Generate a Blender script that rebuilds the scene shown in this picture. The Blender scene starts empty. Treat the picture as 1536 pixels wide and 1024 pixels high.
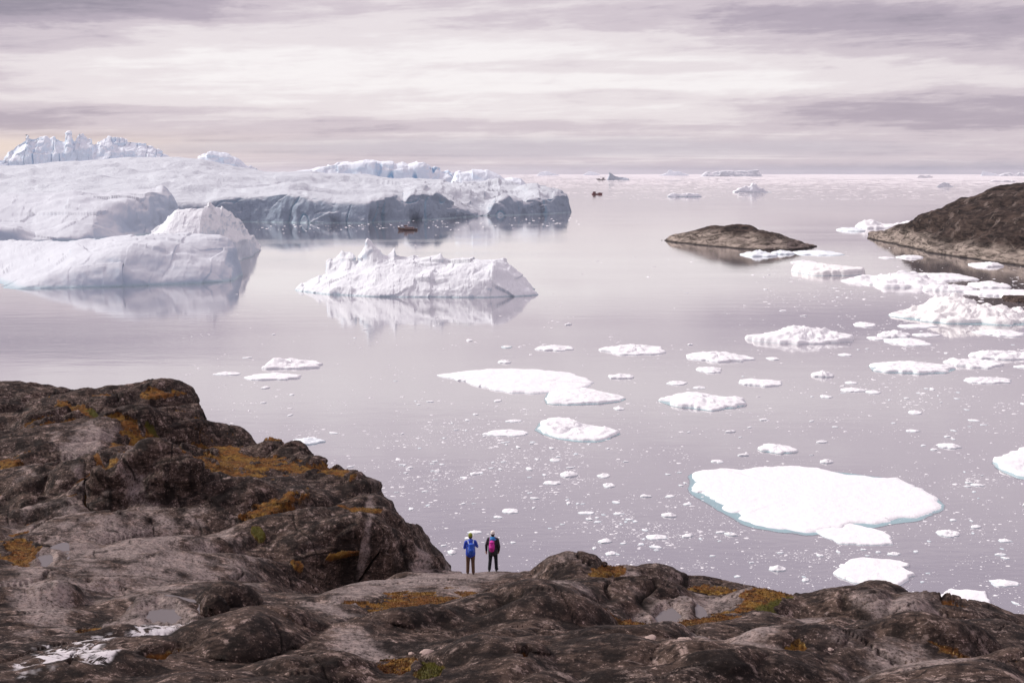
import bpy, math, random
import numpy as np
from mathutils import Vector

SC = bpy.context.scene
COL = SC.collection
R = math.radians
# ---------------------------------------------------------------- camera geometry
F, H = 1707.0, 45.0                      # focal length in photo pixels, eye height above the sea (m)
PIT = math.atan((512 - 261) / F)
CP, SP = math.cos(PIT), math.sin(PIT)

def slope(v):
    dv = (np.asarray(v, float) - 512) / F
    return (SP + dv * CP) / (CP - dv * SP)

def dist_w(v):                           # ground distance at which the ray of row v meets the sea
    return H / slope(v)

def x_of(u, Y, z):
    return (np.asarray(u, float) - 768) / F * (Y * CP + (H - z) * SP)

def on_water(u, v):
    Y = float(dist_w(v)); return float(x_of(u, Y, 0.0)), Y

def uv_of(x, y, z):
    c = y * CP + (H - z) * SP
    return 768 + F * x / c, 512 + F * ((H - z) * CP - y * SP) / c

# ---------------------------------------------------------------- noise
_rs = np.random.RandomState(7)
_perm = np.concatenate([_rs.permutation(256)] * 3)
_g = _rs.normal(size=(256, 3)); _g /= np.linalg.norm(_g, axis=1)[:, None]

def perlin(x, y, z=0.0, seed=0):
    x = np.asarray(x, float) + seed * 17.13; y = np.asarray(y, float) - seed * 9.71
    z = np.asarray(z, float) + seed * 3.37 + np.zeros_like(x)
    xi, yi, zi = np.floor(x).astype(int), np.floor(y).astype(int), np.floor(z).astype(int)
    xf, yf, zf = x - xi, y - yi, z - zi
    u, v, w = [t * t * t * (t * (t * 6 - 15) + 10) for t in (xf, yf, zf)]
    def gr(dx, dy, dz):
        h = _perm[_perm[_perm[(xi + dx) & 255] + ((yi + dy) & 255)] + ((zi + dz) & 255)]
        g = _g[h]
        return g[..., 0] * (xf - dx) + g[..., 1] * (yf - dy) + g[..., 2] * (zf - dz)
    def L(a, b, t): return a + t * (b - a)
    return 1.5 * L(L(L(gr(0,0,0), gr(1,0,0), u), L(gr(0,1,0), gr(1,1,0), u), v),
                   L(L(gr(0,0,1), gr(1,0,1), u), L(gr(0,1,1), gr(1,1,1), u), v), w)

def fbm(x, y, z=0.0, o=4, seed=0, gain=.5):
    s, a, f = 0, 1, 1
    for i in range(o):
        s = s + a * perlin(x * f, y * f, np.asarray(z) * f, seed + i * 5); a *= gain; f *= 2.03
    return s

def billow(x, y, z=0.0, o=2, seed=0):
    s, a, f = 0, 1, 1
    for i in range(o):
        s = s + a * np.abs(perlin(x * f, y * f, np.asarray(z) * f, seed + i * 5)); a *= .5; f *= 2.1
    return s

def smooth(a, b, x):
    t = np.clip((x - a) / (b - a), 0, 1); return t * t * (3 - 2 * t)

def _hash(i, j, k, n):
    h = _perm[_perm[_perm[i & 255] + (j & 255)] + (k & 255)].astype(int)
    return [(_perm[(h + 37 * q) & 255] / 255.0) for q in range(n)]

def whale(x, y, seed=0, var=.5, soft=.05):
    """rounded ice-worn humps that meet in creases: the upper envelope of many paraboloids"""
    xi, yi = np.floor(x).astype(int), np.floor(y).astype(int)
    out = np.full(np.shape(x), -9.0)
    for a in (-1, 0, 1):
        for b in (-1, 0, 1):
            hx, hy, hh, hk, hr = _hash(xi + a, yi + b, seed + 0 * xi, 5)
            dx = x - (xi + a + hx); dy = y - (yi + b + hy)
            c, s_ = np.cos(hr * 1.2 - .6), np.sin(hr * 1.2 - .6)
            u_, v_ = dx * c + dy * s_, -dx * s_ + dy * c
            h = var * hh - (.6 + .9 * hk) * (u_ * u_ * .8 + v_ * v_ * 1.4)
            d = h - out
            out = np.maximum(out, h) + soft * np.exp(-np.abs(d) / (soft * 1.5 + 1e-6)) * .5
    return out

def facet(x, y, z, seed=0, g=.8, var=.35):
    """broken ice: the upper envelope of randomly tilted planes"""
    xi, yi, zi = np.floor(x).astype(int), np.floor(y).astype(int), np.floor(z).astype(int)
    out = np.full(np.shape(x), -9.0)
    for a in (-1, 0, 1):
        for b in (-1, 0, 1):
            for c in (-1, 0, 1):
                hx, hy, hz, hh, g1, g2, g3 = _hash(xi + a + seed * 13, yi + b, zi + c, 7)
                dx, dy, dz = x - (xi + a + hx), y - (yi + b + hy), z - (zi + c + hz)
                h = var * hh + 1.7 * g * ((g1 - .5) * dx + (g2 - .5) * dy + (g3 - .5) * dz) - .5 * np.sqrt(dx * dx + dy * dy + dz * dz + .02)
                out = np.maximum(out, h)
    return out - .60

# ---------------------------------------------------------------- objects
def tag(o, label=None, cat=None, group=None, kind=None):
    if label: o['label'] = label
    if cat: o['category'] = cat
    if group: o['group'] = group
    if kind: o['kind'] = kind
    return o

def link(name, me, mat=None, parent=None):
    o = bpy.data.objects.new(name, me); COL.objects.link(o)
    if mat: me.materials.append(mat)
    if parent: o.parent = parent
    return o

def empty(name, loc=(0, 0, 0), rz=0.0):
    o = bpy.data.objects.new(name, None); COL.objects.link(o)
    o.location = loc; o.rotation_euler = (0, 0, rz); o.empty_display_size = .2
    return o

def np_mesh(name, verts, quads=None, tris=None, attrs=None, shade=True):
    verts = np.asarray(verts, np.float32)
    me = bpy.data.meshes.new(name)
    idx, starts, n = [], [], 0
    if quads is not None and len(quads):
        q = np.asarray(quads, np.int32); idx.append(q.ravel()); starts.append(np.arange(len(q)) * 4); n = len(q) * 4
    if tris is not None and len(tris):
        t = np.asarray(tris, np.int32); idx.append(t.ravel()); starts.append(n + np.arange(len(t)) * 3)
    idx = np.concatenate(idx); starts = np.concatenate(starts).astype(np.int32)
    me.vertices.add(len(verts)); me.vertices.foreach_set('co', verts.ravel())
    me.loops.add(len(idx)); me.loops.foreach_set('vertex_index', idx.astype(np.int32))
    me.polygons.add(len(starts)); me.polygons.foreach_set('loop_start', starts)
    me.update(calc_edges=True)
    me.polygons.foreach_set('use_smooth', np.full(len(starts), shade, bool))
    for k, a in (attrs or {}).items():
        at = me.attributes.new(k, 'FLOAT', 'POINT'); at.data.foreach_set('value', np.asarray(a, np.float32).ravel())
    me.validate(); me.update()
    return me

def grid_quads(nr, nc, flip=False):
    i = np.arange(nr * nc).reshape(nr, nc)
    q = np.stack([i[:-1, :-1], i[:-1, 1:], i[1:, 1:], i[1:, :-1]], -1).reshape(-1, 4)
    return q[:, ::-1] if flip else q

def grid_normals(P):
    a = np.gradient(P, axis=1); b = np.gradient(P, axis=0)
    n = np.cross(a, b); l = np.linalg.norm(n, axis=2, keepdims=True); l[l < 1e-9] = 1
    return n / l

def pchip(T, V, t):
    """monotone cubic through knots; T (K,), V (K, ...), t (M,)"""
    K = len(T); h = np.diff(T)
    sh = (-1,) + (1,) * (V.ndim - 1)
    d = np.diff(V, axis=0) / h.reshape(sh)
    m = np.zeros_like(V)
    for k in range(1, K - 1):
        a, b = d[k - 1], d[k]
        w1, w2 = 2 * h[k] + h[k - 1], h[k] + 2 * h[k - 1]
        with np.errstate(all='ignore'):
            hm = (w1 + w2) / (w1 / a + w2 / b)
        m[k] = np.where(a * b > 0, hm, 0)
    m[0], m[-1] = d[0], d[-1]
    k = np.clip(np.searchsorted(T, t, side='right') - 1, 0, K - 2)
    s = ((t - T[k]) / h[k]).reshape(sh); hk = h[k].reshape(sh)
    return ((1 + 2 * s) * (1 - s) ** 2 * V[k] + s * (1 - s) ** 2 * hk * m[k]
            + s * s * (3 - 2 * s) * V[k + 1] + s * s * (s - 1) * hk * m[k + 1])

# ---------------------------------------------------------------- node materials
class NT:
    def __init__(s, tree): s.t = tree; s.n = tree.nodes; s.l = tree.links
    def node(s, typ, ins=None, **kw):
        n = s.n.new(typ)
        for k, v in kw.items(): setattr(n, k, v)
        for k, v in (ins or {}).items(): s.put(n.inputs[k], v)
        return n
    def put(s, sock, v):
        if hasattr(v, 'is_output') or isinstance(v, bpy.types.NodeSocket): s.l.new(v, sock)
        elif isinstance(v, (tuple, list)) and sock.type == 'RGBA' and len(v) == 3: sock.default_value = (*v, 1)
        else: sock.default_value = v
    def math(s, op, a, b=0.0, c=0.0, clamp=False):
        n = s.n.new('ShaderNodeMath'); n.operation = op; n.use_clamp = clamp
        s.put(n.inputs[0], a); s.put(n.inputs[1], b)
        if op in ('MULTIPLY_ADD', 'SMOOTH_MIN'): s.put(n.inputs[2], c)
        return n.outputs[0]
    def ss(s, v, a, b, lo=0.0, hi=1.0):
        n = s.n.new('ShaderNodeMapRange'); n.interpolation_type = 'SMOOTHSTEP'
        for k, x in zip(range(5), (v, a, b, lo, hi)): s.put(n.inputs[k], x)
        return n.outputs[0]
    def noise(s, vec, scale, detail=4, rough=.55, dist=0.0, ntype='FBM'):
        n = s.n.new('ShaderNodeTexNoise'); n.noise_type = ntype
        s.put(n.inputs['Vector'], vec); n.inputs['Scale'].default_value = scale
        n.inputs['Detail'].default_value = detail; n.inputs['Roughness'].default_value = rough
        n.inputs['Distortion'].default_value = dist
        return n.outputs['Fac']
    def mix(s, f, a, b, blend='MIX'):
        n = s.n.new('ShaderNodeMix'); n.data_type = 'RGBA'; n.blend_type = blend
        s.put(n.inputs[0], f); s.put(n.inputs[6], a); s.put(n.inputs[7], b)
        return n.outputs[2]
    def scaled(s, vec, sc, rot=(0, 0, 0)):
        n = s.n.new('ShaderNodeMapping'); s.put(n.inputs[0], vec)
        n.inputs['Scale'].default_value = sc; n.inputs['Rotation'].default_value = rot
        return n.outputs[0]
    def attr(s, name):
        return s.node('ShaderNodeAttribute', attribute_name=name).outputs['Fac']
    def bump(s, h, strength=.5, dist=.1, normal=None):
        n = s.n.new('ShaderNodeBump'); n.inputs['Strength'].default_value = strength
        n.inputs['Distance'].default_value = dist; s.put(n.inputs['Height'], h)
        if normal is not None: s.put(n.inputs['Normal'], normal)
        return n.outputs[0]

def material(name):
    m = bpy.data.materials.new(name); m.use_nodes = True
    m.node_tree.nodes.clear()
    t = NT(m.node_tree); t.out = t.node('ShaderNodeOutputMaterial')
    t.pos = t.node('ShaderNodeNewGeometry').outputs['Position']
    t.nrm = t.node('ShaderNodeNewGeometry').outputs['Normal']
    t.obj = t.node('ShaderNodeTexCoord').outputs['Object']
    return m, t

def principled(t, **ins):
    p = t.node('ShaderNodeBsdfPrincipled')
    for k, v in ins.items(): t.put(p.inputs[k.replace('_', ' ')], v)
    t.l.new(p.outputs[0], t.out.inputs[0]); return p

def plain(name, col, rough=.6, var=.15, scale=30.0):
    m, t = material(name)
    n = t.noise(t.obj, scale, 3)
    c = t.mix(n, tuple(x * (1 - var) for x in col), tuple(min(1, x * (1 + var)) for x in col))
    principled(t, Base_Color=c, Roughness=rough, Normal=t.bump(n, .2, .02))
    return m

def sep(t, vec):
    n = t.node('ShaderNodeSeparateXYZ'); t.put(n.inputs[0], vec); return n.outputs

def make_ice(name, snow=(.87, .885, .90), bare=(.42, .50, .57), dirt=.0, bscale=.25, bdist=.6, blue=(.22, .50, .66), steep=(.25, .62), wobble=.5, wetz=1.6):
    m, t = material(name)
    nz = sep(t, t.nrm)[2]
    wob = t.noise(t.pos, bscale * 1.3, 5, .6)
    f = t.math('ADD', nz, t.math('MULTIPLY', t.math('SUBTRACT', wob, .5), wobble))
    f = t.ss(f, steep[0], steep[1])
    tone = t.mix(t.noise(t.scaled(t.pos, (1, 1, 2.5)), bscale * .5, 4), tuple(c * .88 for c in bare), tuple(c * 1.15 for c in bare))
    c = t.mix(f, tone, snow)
    c = t.mix(t.math('MULTIPLY', t.attr('crack'), .85), c, blue)
    if dirt > 0:
        d = t.ss(t.noise(t.pos, bscale * 2.2, 7, .7), .54, .74)
        c = t.mix(t.math('MULTIPLY', d, dirt), c, (.50, .46, .43))
    z = sep(t, t.pos)[2]                       # the wave-washed strip just above the sea is wet, bluer ice
    wet = t.ss(z, .0, wetz, .8, 0.0)
    c = t.mix(wet, c, (.40, .55, .60))
    h = t.math('ADD', t.noise(t.pos, bscale, 8, .62), t.math('MULTIPLY', t.noise(t.pos, bscale * 6, 4, .6), .25))
    b = t.bump(h, .8, bdist)
    principled(t, Base_Color=c, Roughness=t.math('SUBTRACT', .75, t.math('MULTIPLY', wet, .4)), Normal=b, Subsurface_Weight=0.0)
    return m

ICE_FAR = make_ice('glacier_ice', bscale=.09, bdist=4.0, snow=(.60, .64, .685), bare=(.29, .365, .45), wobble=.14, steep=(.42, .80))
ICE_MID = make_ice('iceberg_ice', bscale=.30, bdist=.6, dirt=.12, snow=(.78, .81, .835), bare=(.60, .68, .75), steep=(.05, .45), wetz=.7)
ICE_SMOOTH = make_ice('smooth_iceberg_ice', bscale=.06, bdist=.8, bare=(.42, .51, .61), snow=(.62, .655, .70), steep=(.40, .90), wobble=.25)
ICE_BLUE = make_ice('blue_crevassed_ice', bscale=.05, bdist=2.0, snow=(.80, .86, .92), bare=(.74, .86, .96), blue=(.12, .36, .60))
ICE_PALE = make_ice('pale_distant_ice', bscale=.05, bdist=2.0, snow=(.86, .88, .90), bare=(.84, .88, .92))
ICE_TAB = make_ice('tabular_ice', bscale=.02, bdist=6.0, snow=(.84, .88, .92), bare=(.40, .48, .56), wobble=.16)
FLOE = make_ice('floe_ice', bscale=.9, bdist=.25, dirt=.06, snow=(.86, .865, .875), bare=(.70, .76, .79), steep=(-.1, .3), wetz=.10)
FLOE_DIRTY = make_ice('dirty_floe_ice', bscale=.7, bdist=.5, dirt=.55, snow=(.88, .875, .86), bare=(.66, .68, .68), steep=(0, .4), wetz=.35)
FLOE_BLUE = make_ice('bluish_floe_ice', bscale=.7, bdist=.4, dirt=.0, snow=(.82, .88, .91), bare=(.60, .74, .80), steep=(.1, .6), wetz=.25)

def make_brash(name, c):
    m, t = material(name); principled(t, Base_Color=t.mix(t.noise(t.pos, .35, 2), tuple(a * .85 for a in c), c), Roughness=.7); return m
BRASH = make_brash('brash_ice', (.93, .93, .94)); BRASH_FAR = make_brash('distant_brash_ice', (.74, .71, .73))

def make_water():
    m, t = material('fjord_water')
    p = t.pos
    big = t.noise(t.scaled(p, (.004, .012, 1)), 1.0, 3, .5)
    rip = t.noise(t.scaled(p, (.35, .8, 1)), 1.0, 3, .6)
    sw = t.noise(t.scaled(p, (.06, .16, 1)), 1.0, 2, .5)
    far = t.noise(t.scaled(p, (.003, .02, 1)), 1.0, 4, .6)
    h = t.math('ADD', t.math('MULTIPLY', rip, t.ss(big, .35, .65, .25, 1.0)), t.math('MULTIPLY', sw, 1.3))
    n = t.bump(h, 1.0, .018)
    rough = t.ss(big, .35, .7, .03, .09)
    milk = t.mix(far, (.215, .213, .25), (.25, .246, .282))
    dif = t.node('ShaderNodeBsdfDiffuse', {'Color': milk})
    gl = t.node('ShaderNodeBsdfGlossy', {'Color': (1, .99, .985), 'Roughness': rough, 'Normal': n})
    inc = t.node('ShaderNodeNewGeometry').outputs['Incoming']
    dt = t.node('ShaderNodeVectorMath', operation='DOT_PRODUCT'); t.put(dt.inputs[0], inc); t.put(dt.inputs[1], n)
    gz = t.math('SUBTRACT', 1.0, t.math('ABSOLUTE', dt.outputs['Value']), clamp=True)
    frs = t.math('MULTIPLY_ADD', t.math('POWER', gz, 1.75), .95, .05)
    mx = t.node('ShaderNodeMixShader', {0: frs, 1: dif.outputs[0], 2: gl.outputs[0]})
    t.l.new(mx.outputs[0], t.out.inputs[0]); return m
WATER = make_water()

def make_submerged():
    """ice just under the surface: teal, seen through the top of the water, with the water's own gloss"""
    m, t = material('submerged_ice')
    n = t.noise(t.pos, .22, 5, .6)
    a = t.ss(t.math('ADD', t.attr('edge'), t.math('MULTIPLY', t.math('SUBTRACT', n, .5), 2.2)), .15, .9)
    dif = t.node('ShaderNodeBsdfDiffuse', {'Color': t.mix(a, (.24, .23, .27), (.27, .43, .46))})
    gl = t.node('ShaderNodeBsdfGlossy', {'Color': (1, 1, 1), 'Roughness': .05})
    fr = t.node('ShaderNodeFresnel', {'IOR': 1.62})
    mx = t.node('ShaderNodeMixShader', {0: fr.outputs[0], 1: dif.outputs[0], 2: gl.outputs[0]})
    tr = t.node('ShaderNodeBsdfTransparent')
    m2 = t.node('ShaderNodeMixShader', {0: t.ss(a, 0, .5), 1: tr.outputs[0], 2: mx.outputs[0]})
    t.l.new(m2.outputs[0], t.out.inputs[0]); return m
SUBM = make_submerged()

def make_rock(name, near=True):
    m, t = material(name)
    p = t.pos; k = 1.0 if near else .12
    fol = t.scaled(p, (1.0 * k, 1.5 * k, 2.8 * k), (R(18), R(-12), R(25)))       # gneiss foliation
    n1 = t.noise(p, .35 * k, 5, .6)
    n2 = t.noise(fol, 2.2, 8, .68, .6)
    n3 = t.noise(p, 2.6 * k, 10, .80)
    n4 = t.noise(p, 9 * k, 5, .8)
    n5 = t.noise(t.scaled(p, (1, 1, .35)), 1.1 * k, 6, .6, .8)
    base = t.mix(t.ss(n2, .3, .72), (.010, .007, .0065), (.125, .086, .068))
    base = t.mix(t.math('MULTIPLY', t.ss(n1, .40, .66), .6), base, (.022, .017, .016))
    lich = t.math('MULTIPLY', t.ss(n3, .515, .57), t.ss(t.math('ADD', n5, t.math('MULTIPLY', t.attr('pale'), .22)), .46, .64))
    c = t.mix(t.math('MULTIPLY', lich, .85), base, t.mix(n1, (.46, .33, .28), (.28, .235, .215)))
    sp = t.math('MULTIPLY', t.ss(n4, .565, .62), t.ss(n2, .42, .58))
    c = t.mix(t.math('MULTIPLY', sp, .85), c, (.50, .37, .32))
    vein = t.math('MULTIPLY', t.ss(t.noise(fol, .8, 6, .7, 1.5), .63, .69), .55)
    c = t.mix(vein, c, (.33, .26, .235))
    dk = t.ss(t.noise(t.scaled(p, (1.0, 1.0, .25)), .9 * k, 6, .68), .47, .58)     # black water streaks / crustose lichen
    c = t.mix(t.math('MULTIPLY', t.math('SUBTRACT', dk, t.math('MULTIPLY', t.attr('pale'), .6), clamp=True), .78), c, (.010, .008, .0075))
    pm = t.math('MULTIPLY', t.attr('pale'), t.math('MULTIPLY', t.ss(n4, .38, .54), t.ss(n2, .15, .45)))
    c = t.mix(t.math('MULTIPLY', pm, .85), c, t.mix(n2, (.17, .135, .125), (.45, .375, .35)))
    wh = t.math('MULTIPLY', t.attr('white'), t.ss(t.noise(fol, 1.6, 8, .72, .8), .47, .53))
    c = t.mix(wh, c, (.66, .63, .64))
    g = t.noise(p, 2.6 * k, 6, .7)
    moss = t.mix(t.ss(t.noise(p, .8 * k, 3), .42, .62), (.15, .060, .016), (.19, .102, .022))
    moss = t.mix(t.ss(g, .44, .62), moss, (.045, .024, .012))
    moss = t.mix(t.ss(t.noise(p, 5.0 * k, 5, .8), .56, .66), moss, (.30, .21, .075))
    moss = t.mix(t.math('MULTIPLY', t.attr('green'), .9), moss, (.058, .060, .012))
    mf = t.ss(t.math('ADD', t.attr('moss'), t.math('MULTIPLY', t.math('SUBTRACT', n3, .5), .9)), .35, .6)
    c = t.mix(mf, c, moss)
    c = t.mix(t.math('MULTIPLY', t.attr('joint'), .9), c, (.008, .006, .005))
    h = t.math('ADD', t.math('ADD', t.math('MULTIPLY', n2, .5), t.math('MULTIPLY', n3, .25)), t.math('MULTIPLY', n4, .25))
    b = t.bump(h, .9, .13 / k * (1 if near else .5))
    rough = t.math('ADD', t.math('MULTIPLY', n3, .35), t.math('SUBTRACT', .55, t.math('MULTIPLY', t.attr('pale'), .15)))
    principled(t, Base_Color=c, Roughness=rough, Normal=b, Specular_IOR_Level=.05)
    return m
ROCK = make_rock('gneiss_bedrock')

def make_far_rock():
    m, t = material('shore_rock')
    p = t.pos
    z = sep(t, p)[2]
    fol = t.scaled(p, (.07, .06, .30), (R(10), R(32), R(10)))
    n2 = t.noise(fol, 1.8, 7, .68, .8)
    n3 = t.noise(p, .16, 7, .66)
    n1 = t.noise(p, .05, 5, .6)
    zz = t.math('SUBTRACT', z, t.math('MULTIPLY', n1, 14.0))
    band = t.ss(zz, -2.5, 3.5, 1.0, 0.0)
    lo = t.mix(t.ss(n2, .34, .66), (.05, .040, .034), (.38, .32, .275))
    hi = t.mix(t.ss(n2, .35, .7), (.008, .006, .006), (.075, .053, .044))
    c = t.mix(band, hi, lo)
    c = t.mix(t.math('MULTIPLY', t.ss(n3, .54, .66), t.ss(n1, .35, .65, .0, .6)), c, (.26, .21, .185))
    c = t.mix(t.math('MULTIPLY', t.ss(t.math('ADD', n3, t.attr('moss')), .78, 1.05), .85), c, (.12, .055, .018))
    c = t.mix(t.ss(z, .15, 1.3, .9, 0.0), c, (.012, .010, .011))       # black tide line
    h = t.math('ADD', t.math('MULTIPLY', n2, .6), t.math('MULTIPLY', n3, .5))
    principled(t, Base_Color=c, Roughness=.9, Specular_IOR_Level=.08, Normal=t.bump(h, .7, 1.6))
    return m
FAR_ROCK = make_far_rock()

# ---------------------------------------------------------------- camera
cam = bpy.data.cameras.new('camera'); co = bpy.data.objects.new('camera', cam); COL.objects.link(co)
cam.sensor_width = 36; cam.lens = F / 1536 * 36; cam.clip_start = .5; cam.clip_end = 200000
co.location = (0, 0, H); co.rotation_euler = (R(90) - PIT, 0, 0)
SC.camera = co
SC.view_settings.view_transform = 'Standard'; SC.view_settings.look = 'None'
SC.view_settings.exposure = 0.0; SC.view_settings.gamma = 1

# ---------------------------------------------------------------- sky and sun
SUN_AZ, SUN_EL = R(-72), R(36)              # azimuth measured from +Y (the view) towards +X
w = bpy.data.worlds.new('World'); SC.world = w; w.use_nodes = True
w.node_tree.nodes.clear(); t = NT(w.node_tree)
d = t.node('ShaderNodeTexCoord').outputs['Generated']
X, Y, Z = sep(t, d)
az = t.math('ARCTAN2', X, Y)
el = t.math('ARCSINE', Z)
zc = t.math('ADD', t.math('MAXIMUM', Z, 0.0), .035)
cmb = t.node('ShaderNodeCombineXYZ', {0: t.math('DIVIDE', X, zc), 1: t.math('DIVIDE', Y, zc), 2: 0.0}).outputs[0]
Yc = t.math('MAXIMUM', Y, .3); tx = t.math('DIVIDE', X, Yc); tz = t.math('DIVIDE', Z, Yc); front = t.ss(Y, .1, .4)
def gauss(a0, e0, sa, se):
    a = t.math('DIVIDE', t.math('SUBTRACT', tx, a0), sa); e = t.math('DIVIDE', t.math('SUBTRACT', tz, e0), se)
    q = t.math('ADD', t.math('MULTIPLY', a, a), t.math('MULTIPLY', e, e))
    return t.math('MULTIPLY', front, t.math('EXPONENT', t.math('MULTIPLY', q, -1.0)))
def E(v): return -float(slope(v))
def A(u): return (u - 768) / F
c1 = t.noise(t.scaled(cmb, (.16, .42, 1)), 1.0, 5, .55, .4)
c2 = t.noise(t.scaled(cmb, (.5, 1.3, 1)), 1.0, 6, .6, .5)
flat = t.node('ShaderNodeCombineXYZ', {0: t.math('MULTIPLY', az, 5.0), 1: t.math('MULTIPLY', el, 62.0), 2: 3.0}).outputs[0]
c3 = t.noise(flat, 1.0, 6, .6, .5)
wl = t.node('ShaderNodeCombineXYZ', {0: t.math('MULTIPLY', az, 9.0), 1: t.math('MULTIPLY', el, 45.0), 2: 8.0}).outputs[0]
wob = t.math('MULTIPLY', t.math('SUBTRACT', t.noise(wl, 1.0, 7, .66), .5), 1.25)
val = .60
def add(g, k):
    global val
    val = t.math('ADD', val, t.math('MULTIPLY', g, k))
add(gauss(A(640), E(105), .34, .048), .29)
add(gauss(A(100), E(110), .22, .035), .13)
add(gauss(A(1000), E(150), .18, .02), .10)
add(gauss(A(1300), E(105), .22, .020), .16)
def blob(u, v, su, sv, k, edge=.35):
    g = t.math('ADD', gauss(A(u), E(v), su, sv), t.math('MULTIPLY', wob, .8))
    add(t.ss(g, .25, .25 + edge), k)
blob(1420, 168, .22, .022, -.22, .6)
blob(925, 146, .065, .008, -.14)
blob(1350, 50, .26, .030, -.16, .6)
blob(130, 5, .24, .026, -.31, .8)
add(gauss(A(560), .195, .5, .032), .20)
add(t.ss(az, A(450), A(-50)), -.10)
tl = t.node('ShaderNodeCombineXYZ', {0: t.math('MULTIPLY', az, 11.0), 1: t.math('ADD', t.math('MULTIPLY', el, 150.0), t.math('MULTIPLY', az, -9.0)), 2: 5.0}).outputs[0]
add(t.math('SUBTRACT', t.noise(tl, 1.0, 6, .62, 1.0), .5), .16)
tl2 = t.node('ShaderNodeCombineXYZ', {0: t.math('MULTIPLY', az, 6.0), 1: t.math('ADD', t.math('MULTIPLY', el, 48.0), t.math('MULTIPLY', az, -2.5)), 2: 15.0}).outputs[0]
add(t.math('SUBTRACT', t.noise(tl2, 1.0, 7, .66, .8), .5), .30)
blob(40, 185, .15, .010, -.17, .7)
blob(260, 165, .16, .005, -.08, .6)
blob(250, 205, .25, .005, -.10, .6)
blob(900, 100, .16, .006, -.12)
blob(1050, 30, .25, .012, -.10)
blob(520, 190, .25, .006, -.06)
blob(650, 225, .22, .006, -.08)
add(t.math('SUBTRACT', c1, .5), .42)
add(t.math('SUBTRACT', c2, .5), .22)
add(t.math('SUBTRACT', c3, .5), .22)
pf = t.node('ShaderNodeCombineXYZ', {0: t.math('MULTIPLY', az, 16.0), 1: t.math('ADD', t.math('MULTIPLY', el, 70.0), t.math('MULTIPLY', az, -3.0)), 2: 31.0}).outputs[0]
add(t.math('SUBTRACT', t.noise(pf, 1.0, 8, .68, .3), .5), .34)
add(t.ss(el, .4, .1), .03)
back = t.ss(Y, .5, -.5)
add(back, -.18)
add(t.ss(el, .20, .40), -.16)
add(t.ss(el, .35, .7), .26)
blob(1500, 20, .35, .045, -.05, .5)
blob(0, 60, .16, .016, -.10, .5)
cr = t.node('ShaderNodeValToRGB')
cr.color_ramp.interpolation = 'EASE'
els = cr.color_ramp.elements
els[0].position = .22; els[0].color = (.31, .27, .335, 1)
els[1].position = 1.0; els[1].color = (.97, .918, .925, 1)
for pos, c in ((.45, (.47, .40, .475)), (.62, (.665, .58, .635)), (.80, (.84, .765, .79))):
    e = els.new(pos); e.color = (*c, 1)
t.put(cr.inputs[0], val)
cloud = cr.outputs[0]
bank = t.math('MULTIPLY', t.ss(t.math('ADD', el, t.math('MULTIPLY', wob, .012)), E(262), E(238), 1, 0), t.ss(az, A(300), A(1500), .25, 1.0))
cloud = t.mix(t.math('MULTIPLY', bank, .92), cloud, (.26, .265, .37))
peach = t.math('MULTIPLY', gauss(A(-50), E(222), .22, .012), .8)
cloud = t.mix(peach, cloud, (.93, .77, .66))
lav = t.math('MULTIPLY', t.ss(t.math('ADD', gauss(A(800), E(222), .40, .010), t.math('MULTIPLY', wob, .7)), 0.2, .9), .6)
cloud = t.mix(lav, cloud, (.58, .54, .61))
sky = t.node('ShaderNodeTexSky'); sky.sky_type = 'NISHITA'; sky.sun_disc = False
sky.sun_elevation = SUN_EL; sky.sun_rotation = SUN_AZ
ov = t.node('ShaderNodeVectorMath', operation='SCALE'); t.put(ov.inputs[0], cloud); t.put(ov.inputs['Scale'], t.ss(el, .40, .85, 10.0, 15.0))
mx = t.mix(.94, sky.outputs[0], ov.outputs[0])
bg = t.node('ShaderNodeBackground', {'Color': mx, 'Strength': .10})
t.l.new(bg.outputs[0], t.node('ShaderNodeOutputWorld').inputs[0])
sun = bpy.data.lights.new('sun', 'SUN'); sun.energy = 3.2; sun.angle = R(11); sun.color = (1, .95, .90)
so = bpy.data.objects.new('sun', sun); COL.objects.link(so)
dv = Vector((math.sin(SUN_AZ) * math.cos(SUN_EL), math.cos(SUN_AZ) * math.cos(SUN_EL), math.sin(SUN_EL)))
so.rotation_euler = dv.to_track_quat('Z', 'Y').to_euler()

# ---------------------------------------------------------------- sea
ys = np.array([-60000, -2000, -200, 0, 60, 200, 600, 1500, 5000, 15000, 90000.]); xs = np.array([-90000, -8000, -1500, -300, 0, 300, 1500, 8000, 90000.])
gx, gy = np.meshgrid(xs, ys)
sea = link('sea', np_mesh('sea', np.stack([gx, gy, 0 * gx], -1).reshape(-1, 3), grid_quads(len(ys), len(xs))), WATER)
tag(sea, kind='structure')
# ---------------------------------------------------------------- lofted masses (icebergs, islet, headland)
def Wl(pts, back=0.0, z=0.0):            # points on the water line: (u, v)
    return [(u, float(dist_w(v)) + back, z) for u, v in pts]

def Tp(pts, D):                          # points seen at (u, v), standing at distance D (number or function of u)
    out = []
    for q in pts:
        u, v = q[:2]; Y = D(u) if callable(D) else D
        out.append((u, Y, H - Y * float(slope(v))))
    return out

def Dint(con, add):                      # distance function that follows a contour
    us = [c[0] for c in con]; Ds = [c[1] for c in con]
    return lambda u: float(np.interp(u, us, Ds)) + add

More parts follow.
